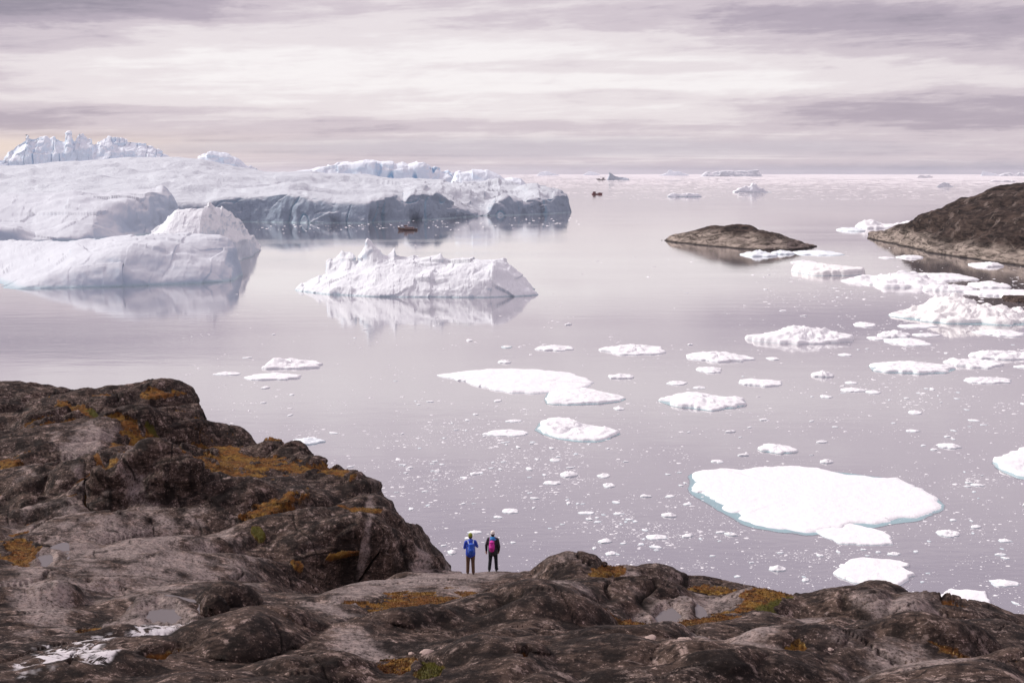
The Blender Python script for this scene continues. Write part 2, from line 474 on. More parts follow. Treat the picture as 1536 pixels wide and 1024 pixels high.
def loft(name, cons, rows, ncol, mat, disp, skirt=3.0, crack=None, attr_fn=None, end=None):
    s = np.linspace(0, 1, ncol); K = len(cons)
    V = np.zeros((K, ncol, 3))
    for k, c in enumerate(cons):
        c = np.array(c, float); u = c[0, 0] + s * (c[-1, 0] - c[0, 0])
        V[k, :, 1] = np.interp(u, c[:, 0], c[:, 1]); V[k, :, 2] = np.interp(u, c[:, 0], c[:, 2]); V[k, :, 0] = u
    tt = np.concatenate([np.linspace(k, k + 1, r, endpoint=False) for k, r in enumerate(rows)] + [[K - 1]])
    P = pchip(np.arange(K, dtype=float), V, tt)
    P[..., 0] = x_of(P[..., 0], P[..., 1], P[..., 2])
    # close both ends with columns that dive below the water
    e = end if end is not None else skirt
    cols = [P]
    for side in (0, -1):
        base = P[:, side].copy(); ex = []
        for q in (.35, .8, 1.0):
            c = base.copy(); c[:, 0] += (-1 if side == 0 else 1) * e * q * (.3 + .7 * (np.maximum(base[:, 2], 0) / (base[:, 2].max() + 1e-6)))
            c[:, 2] = base[:, 2] * (1 - q ** 2) - skirt * q; ex.append(c[:, None])
        cols = ex[::-1] + cols if side == 0 else cols + ex
    P = np.concatenate(cols, axis=1)
    N = grid_normals(P)
    if N[..., 2].mean() < 0: N = -N
    x, y, z = P[..., 0], P[..., 1], P[..., 2]
    steep = 1 - smooth(.3, .8, np.abs(N[..., 2]))
    dd = disp(x, y, z, steep)
    att = {'crack': np.zeros_like(x)}
    if crack is not None:
        ck = crack(x, y, z, steep); att['crack'] = ck; dd = dd - ck * crack.amp
    P = P + N * dd[..., None]
    if attr_fn: att.update(attr_fn(P, N))
    a = P[1, :, :] ; flip = False
    nr, nc = P.shape[:2]
    me = np_mesh(name, P.reshape(-1, 3), grid_quads(nr, nc), attrs=att)
    return link(name, me, mat)

def rough_disp(s1, a1, s2, a2, s3, a3, flute=0.0, fs=1.0, seed=0, fa=0.0, fsz=10.0, led=0.0):
    def f(x, y, z, steep):
        wx, wy = x + .25 * fsz * perlin(x / fsz, y / fsz, z / fsz, 3), y + .25 * fsz * perlin(x / fsz, y / fsz, z / fsz, 4)
        d = a1 * fbm(x / s1, y / s1, z / s1, 4, seed) + a2 * (billow(x / s2, y / s2, z / s2, 3, seed + 3) - .4)
        d = d + a3 * fbm(x / s3, y / s3, z / s3, 3, seed + 9)
        if fa: d = d + fa * facet(wx / fsz, wy / fsz, z / (fsz * .8), seed) + fa * .24 * facet(wx / fsz * 2.7, wy / fsz * 2.7, z / fsz * 2.9, seed + 1)
        if led: d = d + (1 - .5 * steep) * led * np.tanh(8 * fbm(x / (fsz * 2.6), y / (fsz * 3), z / (fsz * 1.5), 3, seed + 31))
        if flute: d = d + steep * flute * fbm(x / fs, y / fs, z / (fs * 5), 3, seed + 21)
        return d
    return f

# --- A: the long tabular berg
cA1 = Wl([(-260, 336), (0, 335.5), (280, 334), (370, 333), (470, 334.5), (554, 335), (590, 333), (612, 331), (640, 330.5), (730, 324), (780, 322.5), (816, 321.3), (851.6, 319)])
dA = Dint(cA1, 0)
topA = [(-260, 300), (0, 300), (280, 302), (308, 303), (325, 297), (351, 295), (390, 294), (415, 291), (433, 289), (460, 291), (476, 296), (500, 302), (550, 304), (556, 302), (566, 299), (575, 296), (589, 296), (605, 302), (616, 292), (632, 292), (651, 297), (691, 312), (720, 317.8), (728, 315), (741, 301), (761, 297.5), (772, 299), (784, 304), (800, 300), (812, 296), (851, 294)]
silA = [(-260, 250), (0, 249), (60, 246), (132, 241), (205, 236), (250, 236), (300, 240), (345, 246), (378, 252), (400, 255), (448, 258), (520, 262), (600, 266), (650, 270), (700, 273), (752, 275), (787, 278), (800, 278), (812, 280), (830, 282), (843, 285), (851, 291)]
dTop = lambda u: dA(u) + 12
dSil = lambda u: dA(u) + float(np.interp(u, [-260, 600, 720, 852], [620, 620, 330, 45]))
dMid = lambda u: .62 * dTop(u) + .38 * dSil(u)
midA = []
for u in range(-260, 853, 16):
    a = np.mean([np.interp(u + q, *zip(*[(p[0], p[1]) for p in topA])) for q in range(-60, 61, 10)]); b = np.interp(u, *zip(*[(p[0], p[1]) for p in silA]))
    midA.append((u, .50 * a + .50 * b - 1.0))
midA.append((851, 292.5))
tA = Tp(topA, dTop)
cons = [[(u, D - 2, -5) for u, D, z in cA1], cA1,
        [(u, dA(u) + 4, (H - dTop(u) * float(slope(v))) * .55) for u, v in topA],
        tA, [(u, dTop(u) + 9, z + 1.6) for u, D, z in tA], Tp(midA, dMid), Tp(silA, dSil),
        [(u, dSil(u) + 60, (H - dSil(u) * float(slope(v))) * .55) for u, v in silA], [(u, dSil(u) + 120, -5) for u, v in silA]]
def ckA(x, y, z, steep):
    c = smooth(.06, .0, np.abs(perlin(x / 15, y / 40, z / 60, 33)))
    return np.clip(c, 0, 1) * steep * .6
ckA.amp = 3.0
def hollows(x, y, z, st):                # caves and recesses the swell has cut into the cliff foot
    d = 0
    for u, dep, sx, sz in ((627, 10, 8, 6), (575, 7, 8, 14), (560, 5, 3, 16), (592, 4, 3, 14), (735, 6, 7, 12), (500, 4, 12, 5), (700, 5, 16, 4), (790, 5, 4, 9), (432, 4, 5, 14)):
        xc = float(x_of(u, dA(u), 5)); d = d - dep * np.exp(-((x - xc) / sx) ** 2 - ((z - 1) / sz) ** 2)
    return d * smooth(40, 15, y - np.interp(x, [float(x_of(c[0], c[1], 0)) for c in cA1], [c[1] for c in cA1]))
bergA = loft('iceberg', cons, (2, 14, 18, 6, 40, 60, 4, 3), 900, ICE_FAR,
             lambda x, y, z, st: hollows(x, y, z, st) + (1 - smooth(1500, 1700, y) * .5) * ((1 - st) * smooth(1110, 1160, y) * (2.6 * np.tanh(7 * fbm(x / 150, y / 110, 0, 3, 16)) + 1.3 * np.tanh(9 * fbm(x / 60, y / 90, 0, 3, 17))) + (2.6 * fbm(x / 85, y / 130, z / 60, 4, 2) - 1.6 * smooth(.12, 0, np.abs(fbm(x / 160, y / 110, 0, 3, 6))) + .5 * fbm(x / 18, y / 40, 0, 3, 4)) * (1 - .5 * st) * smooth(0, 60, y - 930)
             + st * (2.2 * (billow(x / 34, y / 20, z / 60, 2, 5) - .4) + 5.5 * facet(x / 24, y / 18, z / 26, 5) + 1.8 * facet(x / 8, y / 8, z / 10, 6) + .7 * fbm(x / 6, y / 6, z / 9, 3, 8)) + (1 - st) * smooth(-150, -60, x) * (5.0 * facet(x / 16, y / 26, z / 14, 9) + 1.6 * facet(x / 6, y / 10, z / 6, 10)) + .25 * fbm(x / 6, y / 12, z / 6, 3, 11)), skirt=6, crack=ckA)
tag(bergA, 'long flat-topped iceberg with a blue-grey cliff at the water behind the tour boat', 'iceberg')

# --- P: jagged blue peaks behind it
topP = [(-60, 244), (4, 239), (10, 230), (20, 221), (29, 214), (36, 210), (39, 205), (41, 200), (43, 207), (50, 208), (55, 205), (67, 205), (75, 208), (84, 206), (92, 210), (97, 211), (99, 200), (101, 196), (105, 195.5), (107, 199), (109, 210), (112, 212), (116, 204), (119, 201), (124, 204), (130, 207), (138, 207), (140, 216), (142, 218), (146, 212), (152, 209), (160, 207.5), (164, 207), (170, 209.5), (185, 211), (205, 212.5), (217, 214.5), (226, 219), (236, 225), (245, 232), (262, 240)]
DP = 1980.0
bP = [(-60, DP - 40, 0), (262, DP - 40, 0)]
cons = [[(u, DP - 45, -6) for u, D, z in bP], bP, Tp([(u, v * .45 + 246 * .55) for u, v in topP], DP - 22), Tp([(u, min(v + 4, 246)) for u, v in topP], DP - 6),
        Tp(topP, DP), [(u, DP + 25, 60 * (246 - v) / 46 + 15) for u, v in topP], [(u, DP + 140, -6) for u, v in topP]]
def ckP(x, y, z, steep):
    a = smooth(.055, .0, np.abs(perlin(x / 17, y / 60, z / 170, 61))) * smooth(-.1, .25, perlin(x / 50, y / 80, z / 60, 62))
    return np.clip(a, 0, 1) * (.35 + .65 * steep)
ckP.amp = 5.0
peaks = loft('iceberg', cons, (2, 26, 22, 6, 8, 4), 420, ICE_BLUE, rough_disp(40, 1.5, 18, .8, 6, .5, 1.2, 9, 4, 9.0, 20), skirt=8, crack=ckP)
tag(peaks, 'jagged pale-blue crevassed iceberg with a standing pinnacle on the skyline', 'iceberg')

# --- Rb: rounded ridge with small blue cliffs
topR = [(436, 258), (450, 254), (470, 251), (478, 248), (500, 247), (507, 244), (519, 242.5), (535, 240.5), (550, 239.5), (560, 240), (573, 243), (590, 243.5), (604, 243.5), (612, 247), (620, 245), (628, 242.5), (636, 243), (643, 247), (645, 252), (652, 250), (658, 252), (663, 257), (672, 255), (680, 260), (690, 268)]
DR = 1900.0
cons = [[(436, DR - 30, -5), (690, DR - 30, -5)], [(436, DR - 28, 8), (690, DR - 28, 8)], Tp([(u, v * .35 + 272 * .65) for u, v in topR], DR - 18),
        Tp([(u, v + 3) for u, v in topR], DR - 8), Tp(topR, DR + 10), [(u, DR + 60, 20) for u, v in topR], [(u, DR + 90, -5) for u, v in topR]]
ckR = lambda x, y, z, st: np.clip(smooth(.08, 0, np.abs(perlin(x / 22, y / 60, z / 120, 71))) * smooth(-60, 0, x + 190), 0, 1)
class _C:
    def __init__(s, f, amp): s.f, s.amp = f, amp
    def __call__(s, *a): return s.f(*a)
ridge = loft('iceberg', cons, (2, 12, 12, 10, 8, 3), 300, ICE_BLUE, rough_disp(50, 1.2, 25, .8, 8, .4, .8, 12, 14, 6.0, 22), skirt=6, crack=_C(ckR, 3.0))
tag(ridge, 'rounded white iceberg ridge with small blue cliffs rising behind the flat-topped iceberg', 'iceberg')

def hump(prof, D, lab, mat, seed, base):
    u0, u1 = prof[0][0], prof[-1][0]
    cons = [[(u0, D - 30, -5), (u1, D - 30, -5)], [(u0, D - 28, 4), (u1, D - 28, 4)], Tp([(u, v * .4 + base * .6) for u, v in prof], D - 16), Tp([(u, v + 2) for u, v in prof], D - 4),
            Tp(prof, D + 10), [(u, D + 50, 15) for u, v in prof], [(u, D + 80, -5) for u, v in prof]]
    o = loft('iceberg', cons, (2, 10, 12, 10, 8, 3), 160, mat, rough_disp(40, 1.0, 20, .6, 6, .4, .6, 10, seed, 5.5, 18), skirt=6); tag(o, lab, 'iceberg')
hump([(286, 243), (298, 236), (305, 231), (312, 228), (317, 226.5), (322, 227.5), (335, 229), (345, 232), (355, 236), (365, 242), (374, 249), (384, 255)], 1850, 'greyish rounded hump of ice rising behind the flat-topped berg, right of the jagged peaks', ICE_BLUE, 44, 262)
hump([(676, 272), (683, 258), (690, 256), (700, 255), (718, 255.5), (730, 256), (741, 259), (749, 262), (756, 267), (768, 266.5), (782, 269), (787, 277), (796, 281)], 1560, 'pale block-like iceberg rising behind the right end of the flat-topped berg', ICE_BLUE, 45, 284)

# --- B: middle-left smooth berg
cB1 = Wl([(-200, 365), (0, 363.5), (60, 362.5), (120, 361), (182, 356), (228, 351), (268, 344)])
dB = Dint(cB1, 0)
cons = [[(u, D - 2, -4) for u, D, z in cB1], cB1,
        Tp([(-200, 348), (0, 345), (25, 344), (42, 352), (52, 357), (80, 356), (110, 352), (140, 345), (160, 347), (182, 350), (228, 340), (268, 334)], lambda u: dB(u) + 7),
        Tp([(-200, 334), (0, 334), (25, 334.5), (47, 335), (100, 322), (146, 309), (190, 297), (205, 296), (225, 291), (255, 294), (268, 314)], lambda u: dB(u) + float(np.interp(u, [-200, 40, 200], [25, 45, 45]))),
        Tp([(-200, 293), (0, 292.5), (60, 291), (111, 287), (146, 289), (200, 287), (234, 285), (243, 281), (250, 286), (258, 296), (268, 316)], lambda u: dB(u) + 130),
        [(u, dB(u) + 190, 6) for u in (-200, 268)], [(u, dB(u) + 210, -4) for u in (-200, 268)]]
bergB = loft('iceberg', cons, (2, 8, 26, 34, 8, 3), 420, ICE_SMOOTH, rough_disp(42, 1.2, 30, .8, 5, .16, .5, 7, 24, 2.8, 22, .9), skirt=5)
tag(bergB, 'smooth wind-sculpted iceberg with a grey hollow flank, below the flat-topped berg', 'iceberg')

# --- C2: rough pyramid behind the low one
cC = Wl([(205, 404), (300, 402), (340, 395), (360, 391), (378, 385), (389, 376)])
dC = Dint(cC, 0)
cons = [[(u, D - 1, -3) for u, D, z in cC], cC,
        Tp([(210, 385), (300, 382), (340, 375), (358, 362), (366, 358), (380, 366), (388, 374)], lambda u: dC(u) + 2.5),
        Tp([(218, 368), (250, 345), (300, 338), (330, 336), (352, 345), (362, 353), (378, 356), (387, 368)], lambda u: dC(u) + 14),
        Tp([(226, 349), (245, 333), (255, 323), (264, 316.5), (272, 313), (281, 311.5), (290, 312), (305, 310), (311, 306), (315, 301.5), (319, 307), (324, 312), (331, 312.5), (333, 309), (336, 313), (345, 318), (352, 322), (360, 329), (366, 336), (371, 346), (375, 352), (381, 353), (388, 369)], lambda u: dC(u) + 30),
        [(u, dC(u) + 45, 8 if u < 350 else 3) for u in (222, 300, 350, 388)], [(u, dC(u) + 60, -3) for u in (222, 388)]]
pyr = loft('iceberg', cons, (2, 8, 22, 26, 8, 3), 330, ICE_MID, rough_disp(16, .6, 7, .5, 2.2, .22, .4, 4, 31, 1.3, 6), skirt=3)
tag(pyr, 'rough crumbly pyramid-shaped iceberg with a tiny spike on top, behind the low smooth berg', 'iceberg')

# --- C1: low smooth berg in front
c1 = Wl([(-160, 436), (0, 434), (60, 433), (100, 432), (200, 429), (300, 425), (347, 421.5)])
d1 = Dint(c1, 0)
cons = [[(u, D - 1, -3) for u, D, z in c1], c1,
        Tp([(-160, 431), (0, 430), (30, 424), (73, 414), (146, 402), (180, 398), (205, 404), (240, 405), (300, 403), (330, 402), (347, 407)], lambda u: d1(u) + 6),
        Tp([(-160, 424), (0, 426), (30, 415), (73, 401), (110, 387), (146, 376), (180, 369), (200, 366), (240, 363), (280, 371), (310, 376), (340, 378), (352, 396)], lambda u: d1(u) + 22),
        Tp([(-160, 359), (0, 361), (100, 362.5), (158, 355.5), (180, 353.5), (220, 351.5), (264, 349.5), (300, 349), (330, 352), (343, 357.5), (351, 366), (356, 390)], lambda u: d1(u) + float(np.interp(u, [-160, 0, 120, 240, 356], [170, 150, 90, 60, 30]))),
        [(u, d1(u) + 185 if u < 0 else d1(u) + 85, 3) for u in (-160, 50, 200, 356)], [(u, d1(u) + 195 if u < 0 else d1(u) + 95, -3) for u in (-160, 50, 200, 356)]]
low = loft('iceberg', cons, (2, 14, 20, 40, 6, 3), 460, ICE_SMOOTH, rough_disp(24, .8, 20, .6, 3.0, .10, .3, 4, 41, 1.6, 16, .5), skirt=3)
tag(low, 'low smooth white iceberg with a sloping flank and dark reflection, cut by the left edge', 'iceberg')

# --- D: the centre berg
c1 = Wl([(452, 437), (470, 439.5), (495, 442), (554, 444.8), (651, 446.3), (730, 446.2), (770, 445), (803, 442.7)])
d1 = Dint(c1, 0)
silD = [(454, 427), (468, 417.5), (480, 414), (489, 411), (491, 393), (495, 391), (500, 391), (506, 385), (510, 376), (513, 374), (518, 376), (525, 375), (530, 379), (534, 391), (538, 388), (544, 371), (548, 360), (551, 357), (557, 360), (563, 366), (569, 371), (573, 379), (580, 381), (587, 377), (592, 371), (594, 383), (600, 386), (612, 388), (625, 386), (644, 385), (650, 384), (656, 382), (661, 378), (664, 387), (675, 389), (691, 388), (700, 387), (710, 384), (725, 387), (741, 388.5), (750, 386), (755, 385), (760, 389), (763, 394), (772, 401), (780, 409), (788, 415), (795, 425), (799, 434)]
cons = [[(u, D - 1, -3) for u, D, z in c1], c1,
        Tp([(453, 432), (495, 434), (554, 436), (651, 437), (730, 436), (770, 436), (801, 437)], lambda u: d1(u) + 1.5),
        Tp([(453.5, 429), (480, 422), (520, 416), (560, 413), (600, 412), (650, 412), (700, 408), (740, 398), (765, 408), (785, 422), (800, 435)], lambda u: d1(u) + 9),
        Tp([(454, 428), (480, 417), (520, 403), (560, 398), (600, 396), (650, 396), (700, 393), (740, 391), (765, 397), (785, 415), (799.5, 434.5)], lambda u: d1(u) + 17),
        Tp(silD, lambda u: d1(u) + 24),
        [(u, d1(u) + 28, max(1.0, .35 * (440 - v) * .25)) for u, v in silD], [(u, d1(u) + 36, -3) for u, v in silD]]
mid = loft('iceberg', cons, (2, 7, 16, 16, 22, 8, 4), 640, ICE_MID, rough_disp(12, .8, 6, .20, 1.2, .10, .15, 3, 51, 1.9, 7.5), skirt=3)
tag(mid, 'craggy free-floating iceberg with small spires at its end, alone in the middle of the water', 'iceberg')

# --- far bergs along the horizon
def far_berg(prof, v1, lab, mat=ICE_FAR, depth=None, seed=0, n=120):
    u0, u1 = prof[0][0], prof[-1][0]; D0 = float(dist_w(v1)); wid = (u1 - u0) * D0 / F
    dp = depth or wid * .35
    b = [(u0, D0, 0), (u1, D0, 0)]
    hmax = (v1 - min(p[1] for p in prof)) * D0 / F
    cons = [[(u0, D0, -hmax * .1), (u1, D0, -hmax * .1)], b, Tp([(u, v1 + (v - v1) * .6) for u, v in prof], D0 + dp * .05), Tp(prof, D0 + dp * .14),
            [(u, D0 + dp, .7 * (v1 - v) * D0 / F) for u, v in prof], [(u, D0 + dp * 1.15, -hmax * .1) for u, v in prof]]
    o = loft('iceberg', cons, (1, 7, 7, 8, 3), n, mat, rough_disp(hmax * 2, hmax * .05, hmax * .8, hmax * .10, hmax * .25, hmax * .03, hmax * .03, hmax * .4, seed, hmax * .3, hmax), skirt=hmax * .15)
    tag(o, lab, 'iceberg'); return o
far_berg([(1054, 262), (1058, 259), (1064, 256.5), (1068, 258), (1074, 257), (1100, 256.8), (1120, 256.5), (1123, 255.3), (1136, 255.6), (1141, 259), (1142, 263)], 265, 'flat tabular iceberg with a blue-grey side, on the horizon', ICE_TAB, seed=1)
far_berg([(990, 262), (996, 260.5), (1001, 258), (1003, 254.5), (1006, 253), (1009, 256), (1013, 257.5), (1018, 257), (1024, 258.5), (1032, 261.5)], 264, 'small peaked white iceberg on the horizon', ICE_BLUE, seed=2)
far_berg([(913, 262), (914, 257.5), (917, 259), (921, 262.5), (926, 264.5), (932, 266), (942, 269)], 270.3, 'dark blue wedge-shaped iceberg near the horizon', make_ice('dark_wedge_ice', bscale=.01, bdist=15., snow=(.52, .60, .67), bare=(.34, .42, .50)), seed=3)
far_berg([(1472, 261.5), (1474, 255.5), (1479, 257), (1484, 258), (1490, 259.5), (1498, 262)], 264, 'pale wedge-shaped iceberg on the horizon, cut straight on one side', ICE_BLUE, seed=4)
far_berg([(1500, 262), (1506, 259.5), (1515, 259), (1523, 260.5), (1530, 258.5), (1545, 259), (1560, 262)], 264.3, 'low long grey-blue iceberg on the horizon at the right edge', ICE_TAB, seed=5)
far_berg([(876, 261.5), (880, 259), (886, 257.5), (892, 258.5), (899, 261.5)], 263.3, 'small pale hump of ice on the horizon', ICE_BLUE, seed=6)
far_berg([(806, 262), (810, 258.5), (820, 257.5), (828, 258.5), (838, 262)], 263.8, 'pale rounded iceberg on the horizon just past the end of the long flat-topped berg', ICE_BLUE, seed=7)
far_berg([(1376, 265), (1381, 261.8), (1387, 263.6), (1393, 262.8), (1398, 265.5)], 267.2, 'low two-humped white iceberg on the distant ice field', FLOE, seed=8)
far_berg([(1100, 287), (1107, 283), (1113, 281.5), (1118, 279), (1124, 280.5), (1129, 276), (1134, 278), (1138, 281), (1145, 282), (1150, 286), (1156, 288)], 288.5, 'rough white iceberg in the distant brash ice', ICE_PALE, seed=9)
far_berg([(1002, 292.5), (1010, 290), (1022, 291), (1035, 289.5), (1046, 291), (1051, 293.5)], 295.3, 'low bluish-white iceberg between the red boat and the rough berg', ICE_PALE, seed=10)
far_berg([(1407, 278), (1413, 274), (1418, 273), (1424, 276), (1430, 279)], 280.3, 'small bluish iceberg in the far brash towards the headland', ICE_PALE, seed=11)
far_berg([(1484, 272), (1492, 270), (1500, 271), (1510, 269.5), (1522, 272)], 273.8, 'low white iceberg behind the headland slope', FLOE, seed=12)

# ---------------------------------------------------------------- rocky islet and headland
def rockdisp(a, seed, s=1.0):
    def f(x, y, z, steep):
        xx = x * .8 + z * .9
        return a * (2.6 * (whale(x / (17 * s) + z / (14 * s), y / (22 * s) + z / (12 * s), seed, .5) + .1) + .6 * (whale(x / (5 * s) + z / (3.5 * s), y / (9 * s), seed + 1, .5)) + .45 * fbm(xx / (8 * s), y / (12 * s), (z - .5 * x) / (3 * s), 4, seed + 4) + .10 * fbm(x / (1.6 * s), y / (1.6 * s), z / (1.2 * s), 3, seed + 9))
    return f
w1 = Wl([(992, 360.5), (1021, 364.5), (1050, 367.5), (1076, 370), (1110, 373), (1148, 375.5), (1180, 375.5), (1202, 374), (1224, 369.8)])
dw = Dint(w1, 0)
tp = lambda u: max(.02, math.sin(math.pi * min(1, max(0, (u - 993) / 231)))) ** .8
sil = [(993, 360.3), (1005, 355.5), (1020, 351.5), (1035, 348.5), (1050, 344), (1060, 341), (1067, 338.5), (1078, 337.5), (1094, 336), (1105, 336.5), (1118, 339), (1130, 341), (1140, 346), (1155, 350), (1175, 354), (1190, 359), (1205, 363), (1215, 367), (1224, 369.6)]
cons = [[(u, D - 2, -3) for u, D, z in w1], w1,
        Tp([(993, 360), (1021, 360), (1050, 360), (1076, 360), (1110, 362), (1148, 366), (1180, 368), (1202, 370), (1224, 369.4)], lambda u: dw(u) + 7 * tp(u)),
        Tp([(u, v + 7 * math.exp(-((u - 1095) / 50) ** 2) + .5) for u, v in sil], lambda u: dw(u) + 18 * tp(u)), Tp(sil, lambda u: dw(u) + 32 * tp(u)),
        [(u, dw(u) + 50 * tp(u), 4.5 * tp(u) - .3) for u in range(993, 1225, 11)], [(u, dw(u) + 62 * tp(u), -3) for u in range(993, 1225, 11)]]
def isl_attr(P, N):
    return {'moss': smooth(9, 15, P[..., 2]) * .35 + .05}
isl = loft('rocky_islet', cons, (2, 16, 18, 18, 5, 3), 380, FAR_ROCK, rockdisp(1.05, 81), skirt=3, attr_fn=isl_attr)
tag(isl, 'low bare rock islet with a brown top in calm water', 'islet')
w1 = Wl([(1303, 357.5), (1338, 365.5), (1370, 372), (1397, 379.5), (1440, 385), (1474, 391), (1536, 399), (1700, 420), (2000, 455)])
dw = Dint(w1, 0)
sil = [(1304, 357.3), (1318, 352), (1340, 342), (1352, 338), (1375, 327), (1397, 316.5), (1420, 309), (1447, 301), (1470, 293), (1497, 285.5), (1520, 280), (1536, 276.5), (1600, 262), (1700, 240), (2000, 190)]
cons = [[(u, D - 2, -3) for u, D, z in w1], w1,
        Tp([(1303.5, 357), (1338, 359), (1397, 368), (1440, 371), (1474, 375), (1536, 381), (1700, 398), (2000, 425)], lambda u: dw(u) + 9 * min(1, .1 + (u - 1303) / 60)),
        Tp([(1304, 357.2), (1340, 352), (1397, 347), (1447, 340), (1497, 335), (1536, 332), (1700, 320), (2000, 310)], lambda u: dw(u) + 30 * min(1, .03 + (u - 1304) / 60)),
        Tp(sil, lambda u: dw(u) + float(np.interp(u, [1304, 1400, 1540, 2000], [1, 60, 110, 160]))),
        [(u, dw(u) + float(np.interp(u, [1304, 1540, 2000], [60, 190, 300])), float(np.interp(u, [1304, 1540, 2000], [1, 20, 40]))) for u in (1304, 1400, 1540, 2000)],
        [(u, dw(u) + float(np.interp(u, [1304, 1540, 2000], [80, 260, 420])), -3) for u in (1304, 1400, 1540, 2000)]]
head = loft('hill', cons, (2, 18, 30, 44, 8, 3), 620, FAR_ROCK, rockdisp(1.7, 91, 1.3), skirt=3, attr_fn=lambda P, N: {'moss': .10 * smooth(4, 14, P[..., 2])})
tag(head, 'dark rocky headland sloping into the water', None, kind='structure')
# small dark shore rock at the right edge
w1 = Wl([(1505, 451), (1525, 453.5), (1560, 455), (1600, 452)])
dw = Dint(w1, 0)
cons = [[(u, D, -1) for u, D, z in w1], w1, Tp([(1506, 449.5), (1525, 447), (1560, 445), (1600, 449)], lambda u: dw(u) + 4), [(u, dw(u) + 9, .8) for u in (1506, 1600)], [(u, dw(u) + 12, -1) for u in (1506, 1600)]]
o = loft('shore_rock', cons, (2, 10, 6, 3), 90, ROCK, rockdisp(.25, 97, .3), skirt=1)
tag(o, 'small dark rock breaking the water at the right edge, behind the domed dirty floe', 'rock')
# ---------------------------------------------------------------- foreground bedrock
rows = [  # each: list of (u, v, D)
    [(-300, 1900, 2), (1900, 1900, 2)],
    [(-300, 1180, 14), (1900, 1180, 14)],
    [(-300, 1035, 23), (1900, 1035, 23)],
    [(-300, 980, 28), (250, 985, 28), (760, 980, 28), (1900, 985, 28)],
    [(-300, 930, 34), (200, 935, 34), (330, 925, 34.5), (480, 925, 35), (560, 913, 37), (640, 915, 36), (700, 920, 35), (900, 922, 35), (1030, 930, 35), (1200, 940, 34), (1536, 955, 34), (1900, 960, 34)],
    [(-300, 885, 42), (100, 882, 42), (200, 888, 42), (320, 895, 42), (420, 912, 40), (480, 917, 40), (520, 896, 43), (560, 874, 46), (600, 862.5, 48), (630, 859, 49), (660, 859.5, 49.5), (700, 860, 50),
     (745, 860, 50.5), (775, 862.5, 50.5), (800, 866, 49), (815, 857, 46), (830, 845, 45), (850, 839, 45), (870, 837, 45), (888, 840, 45), (903, 848, 45), (920, 852, 45), (940, 848, 45), (962, 847, 45), (985, 850, 45),
     (1005, 858, 45), (1030, 874, 45), (1060, 878, 46), (1130, 884, 46), (1200, 897, 44), (1220, 891, 43.5), (1240, 884, 43), (1265, 878, 42.5), (1290, 876, 42), (1305, 877, 42), (1340, 888, 42), (1380, 903, 42), (1440, 915, 41), (1500, 921, 40.5), (1536, 921.5, 40), (1900, 935, 40)],
    [(-300, 840, 50), (60, 845, 50), (200, 855, 49), (300, 868, 48), (400, 893, 46), (480, 930, 47.5), (560, 905, 53), (620, 892, 55), (690, 890, 58), (760, 960, 60), (900, 1000, 55), (1900, 1050, 52)],
    [(-300, 805, 57), (60, 812, 56.5), (200, 806, 57), (350, 826, 56), (440, 858, 55), (520, 872, 57), (600, 869, 58.5), (690, 863, 61), (760, 1040, 66), (900, 1100, 64), (1900, 1150, 62)],
    [(-300, 770, 65), (0, 778, 64.5), (60, 776, 64), (110, 768, 64), (200, 770, 63.5), (300, 775, 63.5), (380, 778, 62), (460, 778, 61), (540, 778, 60), (580, 789, 60.5), (620, 818, 62), (665, 840, 63), (690, 862, 64), (760, 1100, 74), (1900, 1250, 72)],
    [(-300, 700, 73), (0, 705, 73), (130, 707, 70), (170, 698, 66.8), (300, 705, 67), (350, 720, 68), (400, 708, 70), (480, 711, 71), (530, 714, 70), (560, 727, 69), (575, 745, 67.5), (588, 768, 66.5), (600, 790, 66), (615, 802, 65.7), (640, 812, 65.5), (665, 822, 66), (680, 838, 67), (690, 861, 68), (760, 1150, 82), (1900, 1350, 80)],
    [(-300, 640, 85), (0, 640, 85), (150, 645, 84), (200, 665, 84), (299, 682, 84), (315, 688, 83), (400, 690, 80), (450, 691, 78), (480, 701, 76), (530, 740, 80), (575, 830, 78), (690, 1060, 84), (760, 1250, 90), (1900, 1450, 90)],
    [(-300, 610, 90), (0, 605, 90), (150, 608, 89), (220, 620, 87.5), (299, 668, 86.3), (310, 676, 85), (400, 672, 83.5), (450, 682, 80.5), (478, 699, 79), (530, 765, 85), (575, 880, 83), (690, 1120, 90), (760, 1300, 95), (1900, 1500, 95)],
    [(-300, 573, 98), (0, 575, 98), (30, 573.5, 98), (80, 577, 98), (150, 580, 97), (200, 580.5, 96), (245, 581.5, 95), (270, 584, 95), (285, 589, 95), (295, 598, 94), (298, 610, 92.5), (299.5, 627, 91), (306, 638, 90.5), (330, 645, 90),
     (360, 648, 89), (400, 652, 88), (425, 660, 86), (445, 673, 84), (478, 699, 81), (520, 775, 92), (600, 950, 93), (690, 1180, 97), (760, 1350, 101), (1900, 1550, 101)],
]
NC = 1500
us = np.linspace(-230, 1770, NC)
K = len(rows)
DD = np.zeros((K + 2, NC)); ZZ = np.zeros((K + 2, NC))
for k, r in enumerate(rows):
    r = np.array(r, float)
    DD[k] = np.interp(us, r[:, 0], r[:, 2]); vv = np.interp(us, r[:, 0], r[:, 1])
    if k == 0: ZZ[k] = 43.2
    elif k == 1: ZZ[k] = 37.4
    else: ZZ[k] = np.maximum(H - DD[k] * slope(vv), -9)
DD[K] = DD[K - 1] + 14; ZZ[K] = np.maximum(ZZ[K - 1] - 13, -9)
DD[K + 1] = DD[K - 1] + 45; ZZ[K + 1] = -9
for k in range(1, K + 2): DD[k] = np.maximum(DD[k], DD[k - 1] + .8)
